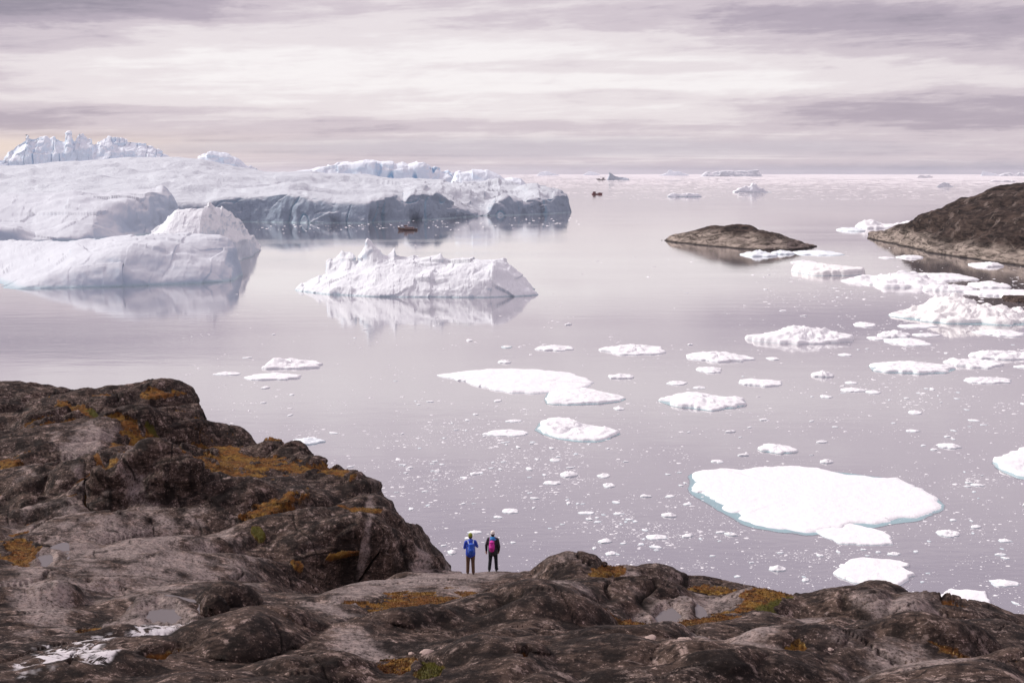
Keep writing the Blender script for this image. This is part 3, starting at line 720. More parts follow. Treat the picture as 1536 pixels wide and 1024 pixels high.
# smooth knots a little along u so that masses meet without folds
# per-column monotone cubic z(D) sampled finely, then re-spaced by what the slope needs
NF, NR = 1600, 1000
tf = np.linspace(0, 1, NF)
zf = np.zeros((NF, NC)); df = np.zeros((NF, NC))
kk = np.linspace(0, K + 1, NF)
Vst = np.stack([DD, ZZ], -1)
# interpolate in knot parameter: D linear-ish, z monotone
PV = pchip(np.arange(K + 2, dtype=float), Vst, kk)
df, zf = PV[..., 0], PV[..., 1]
xw = x_of(us[None, :], df, zf)
_, vpx = uv_of(xw, df, zf)
ds = np.sqrt((np.diff(vpx, axis=0) * .9) ** 2 + (np.diff(df, axis=0) * 4.5) ** 2 + 1e-4)
ds = np.minimum(ds, 6)
kern = np.ones(31) / 31
ds = np.apply_along_axis(lambda r: np.convolve(np.pad(r, 15, mode='edge'), kern, 'valid'), 0, ds)
k2 = np.ones(61) / 61
ds = np.apply_along_axis(lambda r: np.convolve(np.pad(r, 30, mode='edge'), k2, 'valid'), 1, ds.copy())
cum = np.concatenate([np.zeros((1, NC)), np.cumsum(ds, 0)]); cum /= cum[-1]
tg = np.linspace(0, 1, NR)
D2 = np.zeros((NR, NC)); Z2 = np.zeros((NR, NC))
for j in range(NC):
    D2[:, j] = np.interp(tg, cum[:, j], df[:, j]); Z2[:, j] = np.interp(tg, cum[:, j], zf[:, j])
P = np.stack([x_of(us[None, :] + 0 * D2, D2, Z2), D2, Z2], -1)
U0, V0 = uv_of(P[..., 0], P[..., 1], P[..., 2])      # where on the hillside each point lies (survey map of the patches)

# explicit bumps and hollows: (u, v, D, rx, ry, height)
def ground_pt(u, v, D): return float(x_of(u, D, H - D * float(slope(v)))), D
bumps = [(388, 985, 29.0, 1.7, 3.0, .85), (470, 1018, 24.5, 1.8, 1.6, .45), (770, 965, 33.5, 3.3, 3.2, .95), (600, 955, 31, 1.8, 1.3, .5),
         (980, 985, 29.5, 2.2, 2.0, .6), (1180, 990, 29, 2.0, 1.8, .5), (1400, 985, 30, 2.4, 2.0, .55), (1060, 1010, 25.5, 1.4, 1.3, .35), (720, 1005, 26, 1.6, 1.3, .4), (1480, 950, 34, 1.8, 1.8, .4), (1290, 905, 38.5, 2.6, 2.2, .25), (862, 850, 44.3, 1.7, 2.2, .15), (965, 856, 44, 1.7, 1.8, .15), (1130, 915, 40, 2.2, 2, .3),
         (90, 905, 40, 1.2, 1.6, .5), (250, 720, 66.5, 2.4, 1.7, 1.3), (120, 690, 69, 2.2, 2.2, .7), (360, 738, 66, 2.2, 1.8, .8), (60, 610, 88, 3.0, 2.5, .6),
         (200, 640, 86, 2.5, 2.5, .9), (480, 745, 66, 2.6, 2.6, .5), (60, 750, 68, 2.2, 2, .6), (200, 1000, 27, 2.2, 1.2, .25),
         (240, 792, 68.5, 5.5, 1.7, -1.3), (60, 792, 68, 2.4, 1.4, -.7), (1240, 935, 37.5, 1.8, 1.2, -.2), (345, 932, 34, .7, .9, .45)]
x, y = P[..., 0], P[..., 1]
dz = np.zeros_like(x)
for (u, v, D, rx, ry, h) in bumps:
    bx, by = ground_pt(u, v, D)
    wx = x + .35 * rx * perlin(x / rx, y / rx, 0, 3); wy = y + .35 * ry * perlin(x / ry, y / ry, 0, 4)
    q = ((wx - bx) / rx) ** 2 + ((wy - by) / ry) ** 2
    dz += h * np.where(q < 1, (1 - q) ** (1.0 if h > .6 else 1.6), 0)
P[..., 2] += dz

# ground cover masks
nz1 = fbm(x / 1.3, y / 1.3, P[..., 2] / 1.3, 4, 12); nz2 = fbm(x / .35, y / .35, 0, 3, 13); nz3 = fbm(x / 5, y / 5, 0, 3, 15)
def patch(lst, a=.72, b=1.12, w=.70):
    m = np.zeros_like(x)
    for (u, v, ru, rv, rot) in lst:
        c, s = math.cos(R(rot)), math.sin(R(rot))
        a_ = ((U0 - u) * c + (V0 - v) * s) / ru; b_ = (-(U0 - u) * s + (V0 - v) * c) / rv
        q = np.sqrt(a_ * a_ + b_ * b_) + nz1 * w + nz2 * .28
        m = np.maximum(m, 1 - smooth(a, b, q))
    return m
moss = patch([(30, 828, 34, 20, 0), (622, 914, 92, 21, -6), (600, 918, 60, 14, 0), (365, 697, 70, 20, 4), (122, 618, 38, 8, 25), (185, 648, 45, 9, 32), (250, 680, 55, 10, 35), (300, 702, 50, 10, 20), (405, 757, 48, 9, -18), (470, 706, 85, 6, 4), (340, 678, 45, 10, 10),
              (1020, 932, 105, 7, -2), (1150, 905, 75, 10, -12), (1090, 884, 60, 4, 4), (1400, 907, 45, 5, 14), (862, 873, 14, 8, 0), (905, 858, 28, 8, -15), (590, 1006, 32, 12, 0), (645, 1017, 22, 10, 0),
              (130, 955, 18, 7, 0), (48, 977, 22, 6, 0), (240, 1008, 34, 7, -8), (1265, 943, 30, 5, 5), (386, 797, 14, 6, 30), (446, 842, 12, 5, 20), (15, 697, 24, 8, 0), (150, 700, 26, 5, 10),
              (240, 590, 30, 3, 0), (510, 828, 20, 3, -5), (545, 765, 30, 3, 8), (60, 787, 20, 5, 0), (1000, 880, 35, 5, 8), (780, 1010, 20, 5, 0), (480, 950, 20, 6, 0), (180, 668, 20, 5, 0), (420, 655, 25, 4, 8), (1195, 985, 22, 4, 0)])
green = patch([(862, 873, 15, 9, 0), (645, 1015, 22, 11, 0), (386, 797, 14, 6, 30), (232, 652, 20, 7, 0), (575, 988, 10, 5, 0), (45, 980, 20, 6, 0), (1160, 912, 40, 5, -10), (150, 625, 20, 4, 20)])
white = patch([(110, 1003, 75, 16, -14), (215, 975, 60, 7, -14), (150, 1015, 30, 10, -10), (235, 965, 40, 5, -12)])
pale = patch([(688, 888, 36, 10, -8), (650, 872, 140, 16, -8), (500, 930, 45, 8, 10), (540, 905, 70, 12, -25), (1345, 912, 60, 12, 8), (1060, 905, 80, 10, 2), (1090, 915, 60, 6, 5), (200, 830, 150, 55, 8), (70, 900, 70, 40, 60), (230, 950, 60, 12, -4), (1250, 940, 80, 7, 8),
              (960, 865, 45, 8, 12), (540, 990, 40, 14, 10), (120, 670, 60, 15, -25), (105, 690, 40, 10, 60), (640, 850, 30, 12, 80), (555, 800, 6, 60, 0), (1100, 975, 60, 10, 8), (820, 920, 60, 8, 0), (1380, 1000, 90, 14, 5), (200, 725, 18, 25, 0)], .25, 1.45, 1.0) * .9
bare = np.clip(moss * 1.0 + pale * .35, 0, 1)

def keep_mask(U, y): return np.exp(-((U - 705) / 95) ** 2) * np.exp(-((y - 49.5) / 5.0) ** 2)
# displacement along the surface
N = grid_normals(P); 
if N[..., 2].mean() < 0: N = -N
x, y, z = P[..., 0], P[..., 1], P[..., 2]
steep = 1 - smooth(.55, .92, N[..., 2])
far = smooth(50, 66, y) * (1 - smooth(560, 700, U0) )
edge = smooth(5, 25, y)
xr = x * .86 + y * .5; yr = -x * .5 + y * .86                    # foliation direction
wx = xr + 1.0 * perlin(x / 4, y / 4, z / 4, 41) + .12 * perlin(x, y, z, 41); wy = yr + 1.0 * perlin(x / 4, y / 4, z / 4, 42) + .12 * perlin(x, y, z, 42)
b1 = whale(wx / 6.5, wy / 3.6 + z / 4.5, 43, .55) + .05                # whalebacks split by creases
b2 = (whale(wx / 2.3, wy / 1.3 + z / 1.5, 47, .5) + .05) * smooth(-.15, .3, perlin(x / 5, y / 5, 0, 48)) + .25 * (whale(wx / .8, wy / .5 + z / .5, 49, .5)) * smooth(0, .4, perlin(x / 3, y / 3, 0, 50))
b3 = fbm(x / .55, y / .55, z / .4, 3, 51)
b4 = fbm(x / .16, y / .16, z / .14, 2, 57)
lay = np.sin((z * 3.2 + x * .35 + y * .5 + 1.3 * nz3) * 2.2)       # layered ledges
st2 = np.sin((xr * 1.5 + 1.2 * nz1) * 3)
sil_soft = 1.0
disp = ((b1 - .14 * far) * (1.05 + .75 * far) + b2 * (.36 + .26 * far + .22 * smooth(38, 30, y)) * (1 - .55 * pale)) * edge * (1 - .75 * moss) \
       + b3 * (.028 + .03 * far) * (1 - .6 * moss) * (1 - .4 * pale) + b4 * .012 * (1 - moss) \
       + lay * (.012 + .05 * steep * far) * (1 - moss)
disp -= .10 * far * steep * np.abs(fbm(x / .8, y / .8, z / 4, 3, 63)) * 2
disp += moss * (.05 * fbm(x / .25, y / .25, 0, 3, 66) + .04)
# deep cracks between slabs
ck = smooth(.035, .0, np.abs(perlin(wx / 4.5, wy / 3.0, z / 6, 71))) * smooth(-.05, .25, perlin(x / 6, y / 6, 0, 72))
disp -= ck * (.14 + .45 * far) * (1 - moss)
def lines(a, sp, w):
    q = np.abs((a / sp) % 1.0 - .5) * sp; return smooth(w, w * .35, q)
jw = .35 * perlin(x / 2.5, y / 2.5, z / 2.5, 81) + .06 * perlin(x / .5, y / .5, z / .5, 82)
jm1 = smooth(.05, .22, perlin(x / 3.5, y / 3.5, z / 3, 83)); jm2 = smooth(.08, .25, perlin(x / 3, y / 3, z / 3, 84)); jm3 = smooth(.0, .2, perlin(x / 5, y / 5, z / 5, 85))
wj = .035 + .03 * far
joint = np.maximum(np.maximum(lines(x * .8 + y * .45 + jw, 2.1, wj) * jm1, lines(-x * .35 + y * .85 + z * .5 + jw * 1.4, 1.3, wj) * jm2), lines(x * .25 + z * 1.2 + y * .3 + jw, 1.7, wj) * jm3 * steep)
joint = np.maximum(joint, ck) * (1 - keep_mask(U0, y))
ledge = ((U0 > 590) & (U0 < 790)) * 1.0
keep = np.exp(-((U0 - 705) / 95) ** 2) * np.exp(-((y - 49.5) / 5.0) ** 2)   # the ledge the two people stand on is smooth
disp *= (1 - .85 * keep) * (1 - .8 * np.exp(-((U0 - 620) / 95) ** 2) * np.exp(-((y - 38.5) / 5.0) ** 2))
disp -= joint * .045 * (1 - moss)
P = P + N * disp[..., None]
P[..., 2] = np.where(y < 8, np.minimum(P[..., 2], 43.2 - .44 * y), P[..., 2])

# rain pools: carve a level basin, lay water in it
ponds = [(1000, 917, 38.5, 31, 9, 5), (243, 946, 33.5, 36, 7, -3), (70, 843, 51, 15, 7, 20)]
pond_objs = []
for i, (u, v, D, ru, rv, rot) in enumerate(ponds):
    q = np.sqrt(((U0 - u) / ru) ** 2 + ((V0 - v) / rv) ** 2) + .45 * nz1 + .15 * nz2 + 9 * (np.abs(P[..., 1] - D) > 5)
    near = q < .9
    if near.sum() < 10: continue
    z0 = float(np.percentile(P[..., 2][near], 38))
    wgt = 1 - smooth(1.2, 2.1, q)
    P[..., 2] = P[..., 2] * (1 - wgt) + (z0 + (-.12 + .26 * smooth(.45, 1.35, q)) + .03 * nz2) * wgt
    moss *= (q > 1.0); pale = np.maximum(pale, (1 - smooth(1.0, 1.6, q)) * .8)
    cx, cy = float(P[..., 0][near].mean()), float(P[..., 1][near].mean())
    rx = ru * 1.9 * D / F; ry = max(.35, float(P[..., 1][near].max() - P[..., 1][near].min()) * .95)
    pond_objs.append((cx, cy, z0, rx, ry, i))

# tussocky hollows catch extra moss
conc = np.zeros_like(x)
Zs = P[..., 2]
bl = Zs.copy()
for _ in range(10):
    bl[1:-1, 1:-1] = (bl[1:-1, 1:-1] * 2 + bl[2:, 1:-1] + bl[:-2, 1:-1] + bl[1:-1, 2:] + bl[1:-1, :-2]) / 6
conc = bl - Zs
extra = smooth(.02, .06, conc) * smooth(.12, .42, nz3 + .3 * nz1) * (1 - steep) * .8
moss = np.maximum(moss, extra * smooth(60, 40, y) * .7 + extra * smooth(60, 66, y) * (U0 < 560))
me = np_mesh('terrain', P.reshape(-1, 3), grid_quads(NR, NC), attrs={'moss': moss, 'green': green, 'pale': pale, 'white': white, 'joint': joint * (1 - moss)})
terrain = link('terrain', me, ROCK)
tag(terrain, kind='structure')
TP = P.reshape(-1, 3)
def ground_z(xx, yy, r=.12, mode='mean'):
    d2 = (TP[:, 0] - xx) ** 2 + (TP[:, 1] - yy) ** 2
    k = np.argsort(d2)[:6]; return float(TP[k, 2].mean() if mode == 'mean' else TP[k, 2].max())

def make_pond():
    m, t = material('pool_water')
    dif = t.node('ShaderNodeBsdfDiffuse', {'Color': (.15, .13, .125)})
    gl = t.node('ShaderNodeBsdfGlossy', {'Roughness': .03})
    fr = t.node('ShaderNodeFresnel', {'IOR': 1.9})
    mx = t.node('ShaderNodeMixShader', {0: fr.outputs[0], 1: dif.outputs[0], 2: gl.outputs[0]})
    t.l.new(mx.outputs[0], t.out.inputs[0]); return m
POND = make_pond()
for cx, cy, z0, rx, ry, i in pond_objs:
    th = np.linspace(0, 2 * np.pi, 41)[:-1]
    r = 1 + .15 * np.sin(th * 3 + i)
    v = [(cx, cy, z0 - .04)] + [(cx + rx * a * math.cos(b), cy + ry * a * math.sin(b), z0 - .04) for a, b in zip(r, th)]
    o = link('water', np_mesh('water', v, tris=[(0, k + 1, (k + 1) % 40 + 1) for k in range(40)]), POND)
    tag(o, kind='structure')

# low tundra plants on the mossy pockets
rng = np.random.RandomState(11)
mf = moss.ravel(); cand = np.where((mf > .55) & (TP[:, 1] > 20) & (TP[:, 1] < 92) & (U0.ravel() > -60) & (U0.ravel() < 1600))[0]
pick = rng.choice(cand, min(42000, len(cand)), replace=False)
b = TP[pick]; n = len(b)
h = rng.uniform(.02, .06, n) * np.where(rng.rand(n) < .05, 1.8, 1); a = rng.uniform(0, 2 * np.pi, n); wd = rng.uniform(.012, .035, n)
lean = rng.normal(0, .35, (n, 2)) * h[:, None]
v0 = b + np.stack([np.cos(a) * wd, np.sin(a) * wd, -.01 + 0 * a], -1); v1 = b - np.stack([np.cos(a) * wd, np.sin(a) * wd, .01 + 0 * a], -1)
v2 = b + np.stack([lean[:, 0], lean[:, 1], h], -1)
vs = np.stack([v0, v1, v2], 1).reshape(-1, 3)
tone = np.repeat(rng.rand(n) * .7 + np.clip(fbm(b[:, 0] / .7, b[:, 1] / .7, 0, 3, 5), -.3, .3), 3)
gr = np.repeat(green.ravel()[pick], 3)
m, t = material('tundra_plants')
crp = t.node('ShaderNodeValToRGB'); e = crp.color_ramp.elements
e[0].color = (.07, .03, .010, 1); e[1].color = (.33, .22, .08, 1)
for pos, c in ((.3, (.18, .065, .018)), (.6, (.22, .12, .024))):
    q = e.new(pos); q.color = (*c, 1)
t.put(crp.inputs[0], t.attr('tone'))
principled(t, Base_Color=t.mix(t.math('MULTIPLY', t.attr('green'), .85), crp.outputs[0], (.085, .09, .02)), Roughness=.8)
gme = np_mesh('tundra_grass', vs, tris=np.arange(n * 3).reshape(-1, 3), attrs={'tone': tone, 'green': gr}, shade=False)
tag(link('tundra_grass', gme, m), 'rust, ochre and green moss and grass in the hollows of the dark rock', 'grass', kind='stuff')

# loose stones lying on the slabs
def stone(u, v, D, w, h, lab, mat, seed):
    import bmesh
    bm = bmesh.new(); bmesh.ops.create_icosphere(bm, subdivisions=4, radius=1)
    co_ = np.array([q.co[:] for q in bm.verts])
    r = 1 + .55 * facet(co_[:, 0] * 1.1, co_[:, 1] * 1.1, co_[:, 2] * 1.1, seed) + .05 * fbm(co_[:, 0] * 4, co_[:, 1] * 4, co_[:, 2] * 4, 3, seed)
    co_ = co_ * r[:, None] * np.array([w, w * .8, h])
    for q, c_ in zip(bm.verts, co_): q.co = c_
    me = bpy.data.meshes.new('stone'); bm.to_mesh(me); bm.free()
    xx = float(x_of(u, D, H - D * float(slope(v)))); zz = ground_z(xx, D)
    # slide along the sight line until the stone rests on the ground
    for _ in range(6):
        Dn = (H - zz) / float(slope(v)); D = D * .5 + Dn * .5; xx = float(x_of(u, D, zz)); zz = ground_z(xx, D)
    o = link('stone', me, mat); o.location = (xx, D, zz + h * .35); o.rotation_euler = (0, 0, seed * 1.3)
    tag(o, lab, 'stone', 'loose stones on the bedrock')
PINK = plain('pink_granite', (.36, .27, .235), .85, .35, 9)
stone(976, 968, 30, .16, .06, 'pale pinkish flat stone on the dark slab, left one of a pair below the pool', PINK, 1)
stone(1028, 972, 29.5, .19, .07, 'pale pinkish wedge-like stone, right one of a pair below the pool', PINK, 2)
stone(640, 990, 27.5, .16, .07, 'whitish angular stone beside the rust-coloured moss at the bottom', PINK, 3)
stone(617, 982, 28.2, .10, .05, 'small whitish stone just behind the angular one at the bottom', PINK, 4)
stone(905, 852, 45, .16, .12, 'small dark stone on the crest between two rock humps', ROCK, 5)
stone(1245, 975, 31, .09, .04, 'small pale stone lying alone on the slab under the rounded hump', PINK, 6)
stone(322, 925, 34, .50, .50, 'jagged boulder leaning behind the big dark rounded rock', ROCK, 7)
# ---------------------------------------------------------------- floes
def floe_mesh(name, rx, ry, hgt, seed, nth=72, nr=16, outline=None, peak=(0, 0), edge=.28, rough=1.0):
    """a drifting slab of ice: ragged rim standing a little out of the water, hummocked top"""
    th = np.linspace(0, 2 * np.pi, nth, endpoint=False)
    if outline is None:
        rr = 1 + .30 * fbm(np.cos(th) * 1.1 + seed, np.sin(th) * 1.1, seed * .7, 4, seed) + .14 * fbm(np.cos(th) * 3, np.sin(th) * 3, seed * 1.3, 2, seed + 2) + .022 * fbm(np.cos(th) * 14, np.sin(th) * 14, seed * 1.3, 2, seed + 2)
        ox, oy = rr * np.cos(th) * rx, rr * np.sin(th) * ry
    else:
        o = np.array(outline, float); o = np.vstack([o, o[:1]])
        L = np.concatenate([[0], np.cumsum(np.linalg.norm(np.diff(o, axis=0), axis=1))]); s = np.linspace(0, L[-1], nth, endpoint=False)
        ox, oy = np.interp(s, L, o[:, 0]), np.interp(s, L, o[:, 1])
        w = .034 * (rx + ry); k = 16.0 / (rx + ry)
        ox = ox + w * fbm(ox * k / 2, oy * k / 2, 1.3, 4, seed + 4); oy = oy + w * fbm(ox * k / 2, oy * k / 2, 7.3, 4, seed + 5)
    rings = [(1.04, -.5), (1.0, -.02), (1.0 - .012, .55), (.965, .92)] + [(.93 * (1 - q) ** .8, 1.0) for q in np.linspace(0, .97, nr)]
    eh = hgt * edge * (1 + .6 * fbm(ox / rx * 1.1, oy / ry * 1.1, seed, 2, seed + 7)); eh = np.clip(eh, hgt * .06, hgt)
    V = []
    for k, (r, q) in enumerate(rings):
        X, Y = ox * r, oy * r
        zt = eh * q if q > 0 else np.full(nth, q * hgt * .4)
        inner = np.clip((1 - r) / .9, 0, 1)
        px, py = X / rx - peak[0], Y / ry - peak[1]
        dome = np.exp(-(px ** 2 + py ** 2) * 2.4)
        rel = dome * .75 + .45 * fbm(X / rx * 1.8, Y / rx * 1.8, seed * 1.1, 3, seed + 11) + .30 * fbm(X / rx * 6, Y / rx * 6, seed, 4, seed + 17) * rough
        grow = smooth(0, .28, inner)
        zz = zt + np.where(q >= .9, (hgt - eh) * grow * np.clip(rel, -.05, 1.1), 0) + (.035 * rough * hgt * perlin(X / rx * 18, Y / rx * 18, 0, seed) if q >= .9 else 0)
        V.append(np.stack([X, Y, zz], -1))
    V = np.array(V); nR = len(rings)
    i = np.arange(nR * nth).reshape(nR, nth); j = np.roll(i, -1, axis=1)
    q = np.stack([i[:-1], j[:-1], j[1:], i[1:]], -1).reshape(-1, 4)
    verts = np.vstack([V.reshape(-1, 3), V[-1].mean(0)[None]]); c = len(verts) - 1
    tr = np.stack([i[-1], j[-1], np.full(nth, c)], -1)
    return np_mesh(name, verts, q, tr, attrs={'crack': np.zeros(len(verts))}), (ox, oy)

def shelf(ox, oy, loc, parent, seed, grow=1.12, off=-.06, z=.02):
    """ice foot under the surface round the near side of a floe"""
    P2 = sorted(zip(ox.tolist(), oy.tolist()))
    def half(ps):
        h = []
        for q in ps:
            while len(h) > 1 and (h[-1][0] - h[-2][0]) * (q[1] - h[-2][1]) - (h[-1][1] - h[-2][1]) * (q[0] - h[-2][0]) <= 0: h.pop()
            h.append(q)
        return h[:-1]
    hull = np.array(half(P2) + half(P2[::-1])); hull = np.vstack([hull, hull[:1]])
    L = np.concatenate([[0], np.cumsum(np.linalg.norm(np.diff(hull, axis=0), axis=1))]); nth = 120
    s = np.linspace(0, L[-1], nth, endpoint=False); hx, hy = np.interp(s, L, hull[:, 0]), np.interp(s, L, hull[:, 1])
    Wd = np.ptp(ox); g = grow - 1; cx, cy = hx.mean() - .10 * g * Wd, hy.mean() - .28 * g * Wd
    hx, hy = hx - .10 * g * Wd, hy - .28 * g * Wd
    V, A_ = [], []
    for f, a in ((.02, 1.0), (.96, 1.0), (1.0, .75), (1.0 + .35 * g, 0.0)):
        V.append(np.stack([cx + (hx - cx) * f, cy + (hy - cy) * f, np.full(nth, z)], -1)); A_.append(np.full(nth, a))
    V = np.array(V); i = np.arange(4 * nth).reshape(4, nth); j = np.roll(i, -1, axis=1)
    q = np.stack([i[:-1], j[:-1], j[1:], i[1:]], -1).reshape(-1, 4)[:, ::-1]
    o = link('submerged_ice', np_mesh('submerged_ice', V.reshape(-1, 3), q, attrs={'edge': np.concatenate(A_)}), SUBM, parent)
    return o

FL = []
def floe(u0, u1, v0, v1, label, mat=None, hf=.42, peak=(0, 0), edge=.28, sub=0.0, name='ice_floe', cat='ice floe', outline=None, group='ice floes drifting in the fjord', rough=1.0, hmax=9):
    seed = len(FL) + 3
    Wd = 0
    for _ in range(2):
        D = float(dist_w(v1)); px = D / F * 1.0
    width = (u1 - u0) * (D * CP + H * SP) / F
    hp = (v1 - v0)
    hgt = min(hmax, hf * hp * px); vb = v1 - (hp - hgt / px)
    depth = min(max(float(dist_w(min(vb, v1 - .3))) - D, width * .18), width * 1.3)
    if outline:
        pts = [on_water(*p) for p in outline]
        cx = sum(p[0] for p in pts) / len(pts); cy = sum(p[1] for p in pts) / len(pts)
        ol = [(p[0] - cx, p[1] - cy) for p in pts]
        rx = (max(p[0] for p in ol) - min(p[0] for p in ol)) / 2; ry = (max(p[1] for p in ol) - min(p[1] for p in ol)) / 2
        if ol and sum(a[0] * b[1] - b[0] * a[1] for a, b in zip(ol, ol[1:] + ol[:1])) < 0: ol = ol[::-1]
    else:
        ol = None; rx, ry = width / 2, depth / 2
        cy = D + ry; cx = float(x_of((u0 + u1) / 2, cy, 0))
    pxw = u1 - u0
    nth = int(min(360, max(28, pxw * 1.3))); nr = int(min(60, max(7, pxw / 6)))
    me, (ox, oy) = floe_mesh(name, rx, ry, hgt, seed, nth, nr, ol, peak, edge, rough)
    o = link(name, me, mat or FLOE); o.location = (cx, cy, 0)
    tag(o, label, cat, group)
    if sub > 0:
        s = shelf(ox, oy, None, o, seed, 1 + sub)
    FL.append((u0, u1, v0, v1)); return o

big_out = [(1038, 716), (1052, 706), (1085, 704), (1110, 705), (1130, 702), (1180, 701), (1196, 698), (1230, 706), (1270, 712), (1320, 719), (1345, 718), (1370, 727), (1395, 739), (1414, 750), (1413, 762), (1398, 772), (1370, 777), (1330, 781), (1300, 785),
           (1262, 793), (1222, 796), (1190, 796), (1150, 792), (1120, 783), (1108, 772), (1098, 768), (1075, 754), (1050, 740), (1036, 729), (1044, 722)]
floe(1036, 1416, 698, 797, 'largest flat snow-white floe with a faint turquoise underwater rim', outline=big_out, hf=.045, edge=.75, sub=.09, hmax=1.6)
floe(1224, 1341, 785, 818, 'narrow white slab projecting from the lower edge of the largest floe', outline=[(1222, 796), (1226, 787), (1250, 784), (1278, 786), (1300, 792), (1330, 799), (1336, 806), (1340, 816), (1318, 817), (1300, 817.5), (1262, 816), (1245, 809), (1230, 803)], hf=.09, edge=.8, hmax=1.3)
floe(665, 890, 551, 591, 'long tapering white floe with a ragged right end, touching a smaller hummocked one', outline=[(652, 563), (680, 559), (740, 555), (800, 555), (850, 560), (885, 570), (889, 577), (872, 583), (845, 588), (800, 590), (760, 588), (720, 580), (690, 571)], hf=.15, edge=.5, hmax=2.6)
floe(817, 942, 580, 607, 'smaller hummocked white floe touching the right end of the long tapering one', outline=[(818, 596), (826, 589), (850, 586), (880, 584), (905, 589), (940, 597), (930, 602), (895, 605), (850, 607), (822, 605)], hf=.3, edge=.4, sub=.10)
floe(808, 931, 619, 660, 'smooth rounded white floe with a pale underwater foot, below the touching pair', outline=[(808, 643), (812, 634), (828, 628), (852, 630), (868, 638), (900, 641), (931, 649), (918, 655), (900, 661), (868, 661), (838, 657), (818, 650)], hf=.3, peak=(-.4, .2), edge=.35, sub=.16)
floe(1250, 1371, 835, 884, 'bright white floe with toothed edges just above the rock dome', outline=[(1250, 860), (1262, 850), (1275, 840), (1300, 838), (1335, 840), (1362, 846), (1358, 853), (1371, 862), (1360, 872), (1343, 882), (1310, 880), (1275, 872)], hf=.10, edge=.8)
floe(1385, 1494, 882, 930, 'bright white floe half hidden behind the rock slope at the lower right', outline=[(1383, 904), (1400, 899), (1425, 884), (1445, 886), (1478, 888), (1482, 898), (1494, 920), (1480, 934), (1430, 930), (1395, 916)], hf=.08, edge=.8)
floe(1489, 1600, 665, 720, 'white floe cut by the right edge with a broad turquoise underwater foot', outline=[(1489, 692), (1510, 684), (1530, 677), (1560, 672), (1610, 680), (1620, 700), (1590, 715), (1550, 717), (1525, 712), (1500, 702)], hf=.22, edge=.55, sub=.24)
floe(389, 484, 531, 553, 'white floe with a smooth round hump, above the lens-shaped floe and the dark cliff', peak=(-.45, 0), hf=.5)
floe(373, 454, 557, 570, 'flat lens-shaped floe right below the one with the round hump', hf=.3, edge=.5)
floe(322, 360, 555, 563, 'thin dark-edged floe left of the lens-shaped one')
floe(437, 485, 652, 667, 'small white floe beside the shoulder of the dark cliff', FLOE_BLUE)
floe(801, 861, 514, 526, 'small flat floe left of the humped one, far out in the middle')
floe(905, 999, 511, 532, 'humped white floe directly below open water, third row from the centre iceberg', peak=(-.25, 0))
floe(1033, 1119, 521, 543, 'broad low white floe right of the humped one in the middle')
floe(1047, 1084, 546, 559, 'small white floe hugging the lower edge of the broad low one')
floe(988, 1122, 582, 615, 'lumpy white floe above the largest floe, with a small dark notch on its right', hf=.32, edge=.4, sub=.05)
floe(1130, 1284, 482, 517, 'large white floe with a central crest, left of the cluster under the dirty domed one', peak=(-.1, .1), hf=.55, edge=.3)
floe(1347, 1580, 432, 487, 'big dirty white floe with a tall round dome, cut by the right edge', FLOE_DIRTY, hf=.62, peak=(-.1, .1), edge=.16, sub=.06, hmax=14)
floe(1273, 1400, 400, 432, 'long ridged floe with a jagged crest, left of the headland reflection', FLOE, hf=.55, peak=(.35, .1), edge=.2)
floe(1360, 1452, 403, 421, 'thin shelf-like floe poking right from behind the long ridged one', hf=.35)
floe(1384, 1461, 419, 438, 'spiky white floe between the long ridged one and the dirty domed one', peak=(-.4, 0), hf=.6)
floe(1459, 1513, 418, 432, 'small hummocky floe under the headland reflection', hf=.5)
floe(1455, 1580, 431, 447, 'flat white floe at the right edge behind the domed one', hf=.3, edge=.6)
floe(1189, 1288, 389, 414, 'greyish block-shaped floe below the islet with a hooked top', FLOE_DIRTY, hf=.5, edge=.6)
floe(1188, 1225, 386, 396, 'low floe fragment touching the upper left of the greyish block-shaped one')
floe(1115, 1162, 369, 385, 'pale blue sculpted ice lump stranded against the islet', FLOE_BLUE, hf=.5)
floe(1155, 1189, 370, 382, 'small pale blue lump joined to the one stranded against the islet', FLOE_BLUE, hf=.5)
floe(1189, 1260, 373, 383, 'flat bluish floe off the right tip of the islet', FLOE_BLUE, hf=.4)
floe(1257, 1298, 336, 347, 'low blue-white floe off the tip of the headland', FLOE_BLUE, hf=.5)
floe(1286, 1340, 323, 343, 'knobbly white floe behind the tip of the headland', hf=.6, peak=(-.4, 0))
floe(1330, 1380, 326, 341, 'long jagged white floe half behind the headland slope', hf=.6, peak=(.3, 0))
floe(1318, 1340, 383, 388, 'thin strip of ice left of the headland reflection')
floe(1346, 1384, 378, 388, 'small peaked floe in front of the headland tip')
floe(1454, 1502, 388, 401, 'small white floe lying against the headland waterline', hf=.5)
floe(1465, 1533, 490, 505, 'low floe directly below the dirty domed one', hf=.35)
floe(1347, 1402, 485, 492, 'very thin floe under the left foot of the dirty domed one', hf=.25, edge=.6)
floe(1280, 1313, 480, 490, 'small rounded floe between the crested one and the domed one', hf=.45)
floe(1316, 1365, 491, 507, 'peaked member of a tight cluster below the domed floe', hf=.6)
floe(1300, 1325, 502, 510, 'small leftmost lump of the tight cluster below the domed floe')
floe(1328, 1395, 503, 518, 'crumbled low floe at the bottom of the tight cluster', FLOE, hf=.35)
floe(1370, 1408, 497, 505, 'flat arm reaching right from the tight cluster')
floe(1301, 1426, 536, 560, 'big leaf-shaped floe below the tight cluster, snow-white', hf=.35, edge=.4, sub=.07)
floe(1423, 1500, 531, 552, 'floe with an upright tooth at its left end', hf=.45, peak=(-.8, 0))
